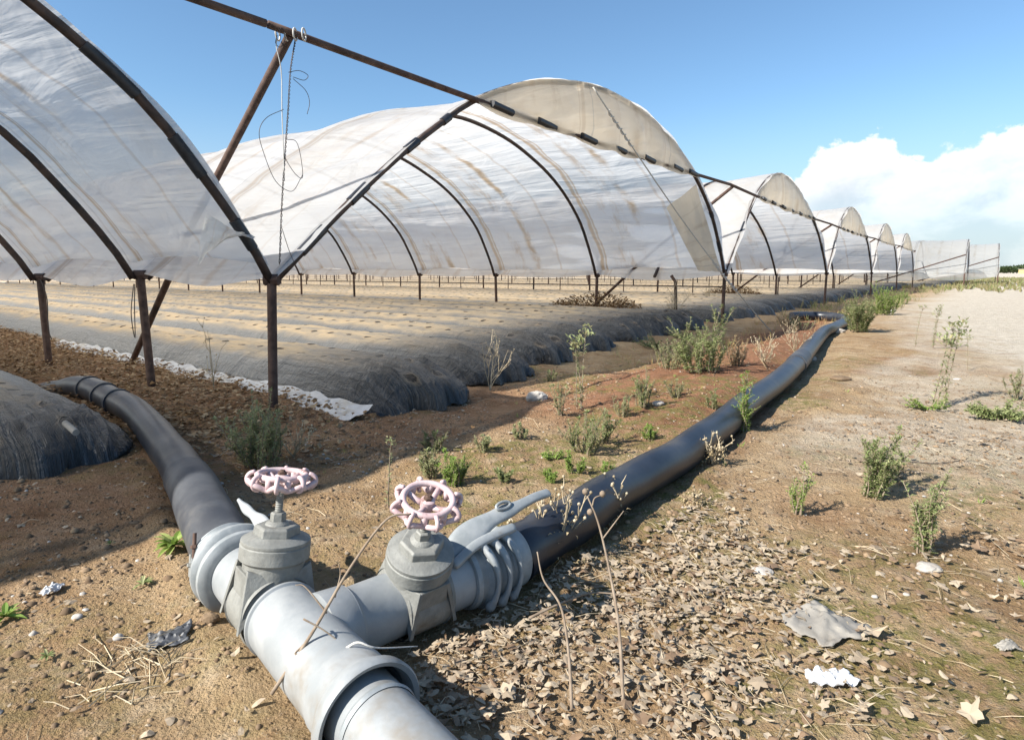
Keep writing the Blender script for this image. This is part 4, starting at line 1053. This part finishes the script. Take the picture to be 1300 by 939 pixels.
leaf_litter(np.r_[x, x[:1100]+.01], np.r_[y, y[:1100]+.01], np.r_[z, z[:1100]+.012], (.006, .036), 'dry_leaf', 'leaf_litter', 'pale dry lobed leaves covering the ground right of the valves', 1, True, .02, .55)
def dens_m(x, y):
    s, t = ST(x, y)
    return sstep(-1.15, -.75, s)*sstep(.45, .2, s)*np.maximum(sstep(-.75, -.15, t+.4*(fbm(x*2, y*2, 3, 4)-.5)), .3*sstep(-1.7, -.9, t)*sstep(.4, .6, fbm(x*3, y*3, 3, 41)))*sstep(16, 7, t)
x, y, z = scatter(150000, (-14, .5), (3.2, 15), dens_m, 6)
leaf_litter(x, y, z, (.02, .06), 'brown_leaf', 'brown_litter', 'brown leaf chips heaped between the two tunnels around the posts', 2, False, .07, .9)
def dens_b(x, y):
    s, t = ST(x, y); return (.22*sstep(-3., -2.4, t)*sstep(.5, -.4, t)*sstep(.35, .6, fbm(x*2.4, y*2.4, 3, 19))+.30*(x < -.3)*(y < 3.4)*sstep(.4, .6, fbm(x*3, y*3, 3, 29))+.55*(x < -.2)*sstep(-1.9, -1.3, t)*sstep(.6, -.2, t)*sstep(.35, .55, fbm(x*3.4, y*3.4, 3, 33)))
x, y, z = scatter(20000, (-3.2, 5), (1.0, 8), dens_b, 7)
leaf_litter(x, y, z, (.008, .034), 'dry_leaf', 'leaf_scatter', 'small scattered dry leaf bits on the bare earth', 3, True, .012, .7)
def clods(x, y, z, size, m, name, label, seed):
    r = random.Random(seed); V_ = []; F_ = []
    base = [(1, 0, 0), (.3, .95, 0), (-.8, .6, 0), (-.8, -.6, 0), (.3, -.95, 0), (.1, .1, 1), (0, 0, -.6), (.6, .5, .6), (-.5, .5, .6), (-.4, -.6, .55), (.6, -.5, .6)]
    tri = [(0, 1, 7), (1, 2, 8), (2, 3, 9), (3, 4, 9), (4, 0, 10), (7, 1, 8), (8, 2, 9), (9, 4, 10), (10, 0, 7), (7, 8, 5), (8, 9, 5), (9, 10, 5), (10, 7, 5)]
    for a, b, c in zip(x, y, z):
        s_ = r.uniform(*size)*(1 if r.random() < .85 else 1.9)*.5; rot = r.uniform(0, 6.28); b0 = len(V_); fl = r.uniform(.4, .9)
        for p in base:
            q = [v*s_*r.uniform(.75, 1.25) for v in p]; V_.append((a+q[0]*math.cos(rot)-q[1]*math.sin(rot), b+q[0]*math.sin(rot)+q[1]*math.cos(rot), c+q[2]*fl+s_*.1))
        F_ += [tuple(b0+i for i in t_) for t_ in tri]
    me = bpy.data.meshes.new(name); me.from_pydata(V_, [], F_); me.materials.append(M[m]); me.polygons.foreach_set('use_smooth', [True]*len(me.polygons)); o = bpy.data.objects.new(name, me); col.objects.link(o)
    return tag(o, label, name.replace('_', ' '), None, 'stuff')
def dens_c(x, y): return (.25+.75*sstep(.4, .62, fbm(x*2.6, y*2.6, 3, 71)))*sstep(7.5, 1.5, y)
x, y, z = scatter(60000, (-5, 5), (1.0, 8), dens_c, 8)
clods(x, y, z, (.004, .019), 'clod', 'soil_crumbs', 'brown crumbs of soil strewn over the bare earth', 4)
x, y, z = scatter(2600, (-4, 8), (1.0, 12), dens_c, 9)
clods(x, y, z, (.006, .018), 'stone', 'gravel', 'pale pebbles strewn over the bare earth', 5)
# straw and twigs lying about
def straws(n, xr, yr, dens, L, r, m, name, label, seed):
    x, y, z = scatter(n, xr, yr, dens, seed); rs = random.Random(seed); b = MB()
    for a, c, d in zip(x, y, z):
        an = rs.uniform(0, PI); l = rs.uniform(*L); u = Vector((math.cos(an), math.sin(an), rs.uniform(-.1, .35))); p = Vector((a, c, d+.006)); k = Vector((rs.uniform(-1, 1), rs.uniform(-1, 1), rs.uniform(0, .5)))*l*.15
        b.tube([p, p+u*l*.5+k, p+u*l-Vector((0, 0, l*.1))], [r, r*.8, r*.4], 3, cap=False)
    o = b.build(name, M[m], None); return tag(o, label, name.replace('_', ' '), None, 'stuff')
straws(11000, (-.5, 3), (1.0, 5), lambda x, y: dens_r(x, y)*.8, (.02, .13), .0010, 'straw', 'straw_litter', 'thin dry stems tangled among the leaves', 14)
straws(1100, (-3.2, 6), (1.05, 9), dens_b, (.03, .16), .0014, 'straw', 'dry_stems', 'scattered dry stems on the bare earth', 15)
def near(px, py, r):
    c = G(px, py); return lambda x, y: sstep(r, r*.3, np.hypot(x-c.x, (y-c.y)))
straws(500, (-1.3, -.6), (1.2, 1.75), near(170, 845, .2), (.05, .14), .0016, 'straw', 'straw_pile', 'small pile of pale straw at the bottom left', 16)
# grass tufts
def grass(n, xr, yr, dens, h, m, name, label, seed, wd=.004):
    x, y, z = scatter(n, xr, yr, dens, seed); rs = random.Random(seed); b = MB()
    for a, c, d in zip(x, y, z):
        for q in range(rs.randint(4, 9)):
            o = Vector((rs.gauss(0, 1), rs.gauss(0, 1), 0)); hh = rs.uniform(*h); p = Vector((a, c, d))+o*hh*.12
            b.leaf(p, o*.35+Vector((0, 0, 1)), Vector((1, .3, 0)), hh, wd*(1+hh*3), rs.uniform(-.3, .3))
    o = b.build(name, M[m], None); return tag(o, label, name.replace('_', ' '), None, 'stuff')
grass(2600, (5, 30), (8, 40), lambda x, y: (lambda s, t: sstep(-2.6, -1.7, t)*sstep(.6, -.2, t)*sstep(10, 15, s)*sstep(.3, .55, fbm(x*.8, y*.8, 3, 2)))(*ST(x, y)), (.1, .34), 'scrub', 'dry_grass', 'rusty dry grass growing along the ends of the far tunnels', 21, .01)
grass(3500, (22, 75), (28, 95), lambda x, y: (lambda s, t: sstep(-10, -6, t)*sstep(1, 0, t)*sstep(30, 38, s))(*ST(x, y)), (.15, .42), 'scrub', 'far_grass', 'brown grass strip before the farthest tunnels', 22, .04)
grass(420, (-3, 3), (1.6, 6), lambda x, y: (lambda s, t: .5*sstep(.5, .65, fbm(x*1.7, y*1.7, 3, 60))*sstep(-2.9, -2.2, t)*sstep(0, -.8, t)+.25*sstep(.55, .7, fbm(x*2, y*2, 3, 66)))(*ST(x, y)), (.012, .045), 'bright', 'green_shoots', 'tiny green shoots dotted over the earth', 23, .004)
grass(1500, (1, 12), (4, 16), lambda x, y: (lambda s, t: sstep(-1.9, -1.4, t)*sstep(-.2, -.7, t)*sstep(3, 5, s)*sstep(.35, .6, fbm(x*1.5, y*1.5, 3, 6)))(*ST(x, y)), (.05, .2), 'redgrass', 'brown_grass', 'brown dead grass between the bed ends and the pipe', 24, .006)

# ------------------------------------------------------------------ far field: hedges and a building
random.seed(77)
def far_tree(px, dist, h, w, label):
    x = (px-650)/F*dist; root = thing('tree', (x, dist, 0), label, 'tree', 'trees on the horizon at right'); b = MB(); b.tube([(x, dist, -.5), (x+.3, dist, h*.5)], [h*.05, h*.02], 6); b.build('trunk', M['stick'], root)
    b = MB()
    for i in range(420):
        a = rnd(0, 2*PI); q = math.sqrt(random.random()); zz = rnd(.12, 1)*h; k = math.sqrt(max(0.05, 1-((zz/h-.5)/.55)**2)); b.leaf((x+math.cos(a)*q*w*k+math.sin(zz*2)*w*.1, dist+math.sin(a)*q*w*.6*k, zz), Vector((rnd(-1, 1), rnd(-1, 1), rnd(-.4, 1))), Vector((0, 0, 1)), w*.22, w*.12, .2)
    b.build('crown', M['tree'], root)
tl = [(1252, 'wide'), (1262, 'low'), (1271, 'dense'), (1279, 'broad'), (1287, 'round'), (1296, 'tall'), (1306, 'outermost')]
for i, (px, ad) in enumerate(tl):
    far_tree(px, 420+i*9, [4.5, 3.6, 4.6, 4.0, 5.2, 6, 6][i], 7.0, '%s far tree on the horizon, %s from the left of the row' % (ad, ORD[i]))
hb = thing('building', (298, 360, 0), 'small ochre building on the horizon at the right edge', 'building')
b = MB(); b.box((298, 360, 1.2), (2.6, 0, 0), (0, 3, 0), (0, 0, 1.3)); M['ochre'] = mottled('ochre_wall', (.5, .36, .16), (.58, .43, .2), 1.); b.build('wall', M['ochre'], hb)
b = MB(); b.box((298, 360, 2.58), (2.8, 0, 0), (0, 3.2, 0), (0, 0, .12)); b.build('roof', M['stone'], hb)
b = MB(); b.box((297, 356.95, 1.3), (.5, 0, 0), (0, .04, 0), (0, 0, .5)); b.build('window', M['sleeve'], hb)

# ------------------------------------------------------------------ light and sky
sd = Vector((-.855, -.52, 0)).normalized(); EL = math.radians(38)
sv = sd*math.cos(EL)+UP*math.sin(EL)
ld = bpy.data.lights.new('sun', 'SUN'); ld.energy = 4.8; ld.angle = math.radians(.55); ld.color = (1, .955, .88)
lo = bpy.data.objects.new('sun', ld); col.objects.link(lo); lo.rotation_euler = (-sv).to_track_quat('-Z', 'Y').to_euler(); lo.location = sv*30
w = bpy.data.worlds.new('World'); scn.world = w; w.use_nodes = True; nt = w.node_tree; nt.nodes.clear(); q = N(nt)
sky = q.n('ShaderNodeTexSky'); sky.sky_type = 'NISHITA'; sky.sun_disc = False; sky.sun_elevation = EL; sky.sun_rotation = math.atan2(sv.x, sv.y) % (2*PI); sky.altitude = 50; sky.air_density = 1.0; sky.dust_density = .3; sky.ozone_density = 2.2
tc = q.n('ShaderNodeTexCoord').outputs['Generated']; sp = q.n('ShaderNodeSeparateXYZ', {0: tc})
az = q.math('ARCTAN2', sp.outputs[0], sp.outputs[1]); el = q.math('ARCSINE', sp.outputs[2])
# cumulus bank low on the right: its top edge follows a curve over the azimuth
cur = q.n('ShaderNodeFloatCurve', {1: q.math('MULTIPLY_ADD', az, 1/1.8, .25)})      # az -.45..1.35 -> 0..1
pts = [(-.45, -.3), (.12, -.2), (.24, .02), (.31, .06), (.36, .09), (.39, .128), (.425, .145), (.46, .166), (.50, .178), (.535, .183), (.553, .152), (.575, .150), (.60, .168), (.65, .184), (.70, .178), (.8, .165), (.95, .12), (1.1, .12), (1.35, .02)]
cm = cur.mapping.curves[0]
def cv(a, e): return ((a/1.8+.25), (e+.3)/.6)
for i, (a, e) in enumerate(pts):
    X_, Y_ = cv(a, e)
    if i == 0: cm.points[0].location = (X_, Y_)
    elif i == len(pts)-1: cm.points[1].location = (X_, Y_)
for a, e in pts[1:-1]: cm.points.new(*cv(a, e)).handle_type = 'AUTO_CLAMPED'
cur.mapping.update()
topel = q.math('MULTIPLY_ADD', cur.outputs[0], .6, -.3)
vec = q.map(tc, (1, 1, 1.35))
n1 = q.noise(vec, 11., 9, .56, .15); n2 = q.noise(vec, 34., 8, .62)
dlt = q.math('SUBTRACT', topel, el)
dd = q.math('ADD', dlt, q.math('ADD', q.math('MULTIPLY', q.math('SUBTRACT', n1, .5), .075), q.math('MULTIPLY', q.math('SUBTRACT', n2, .5), .055)))
edge = q.ramp(dd, -.002, .009)
body = q.ramp(q.noise(vec, 5.5, 7, .6, .4), .30, .62, .7, 1.)      # gaps and thin parts
lowf = q.ramp(el, .03, .14, .35, 1.)
cmask = q.math('MULTIPLY', edge, q.math('MULTIPLY', body, lowf))
shade = q.ramp(q.noise(q.map(tc, (1, 1, 2.), (0, 0, 0)), 7., 8, .6, .3), .38, .62)
depth = q.ramp(dd, .0, .10)
ccol = q.mix(q.math('MULTIPLY', shade, depth), (6.4, 6.45, 6.5), (3.7, 4.2, 4.7))
skc = q.mix(1., sky.outputs[0], (.80, .95, 1.0), 'MULTIPLY')
hz_ = q.ramp(el, -.02, .26, .85, 0)
mixc = q.mix(hz_, skc, (3.1, 3.7, 4.1))
mixc = q.mix(cmask, mixc, ccol)
bg = q.n('ShaderNodeBackground', {'Color': mixc, 'Strength': .089}); q.n('ShaderNodeOutputWorld', {'Surface': bg.outputs[0]})

scn.view_settings.view_transform = 'Standard'; scn.view_settings.look = 'None'; scn.view_settings.exposure = 1.05; scn.view_settings.gamma = 1
scn.view_settings.use_curve_mapping = False
scn.cycles.max_bounces = 7; scn.cycles.diffuse_bounces = 4; scn.cycles.transparent_max_bounces = 10; scn.cycles.transmission_bounces = 6
scn.cycles.use_denoising = True
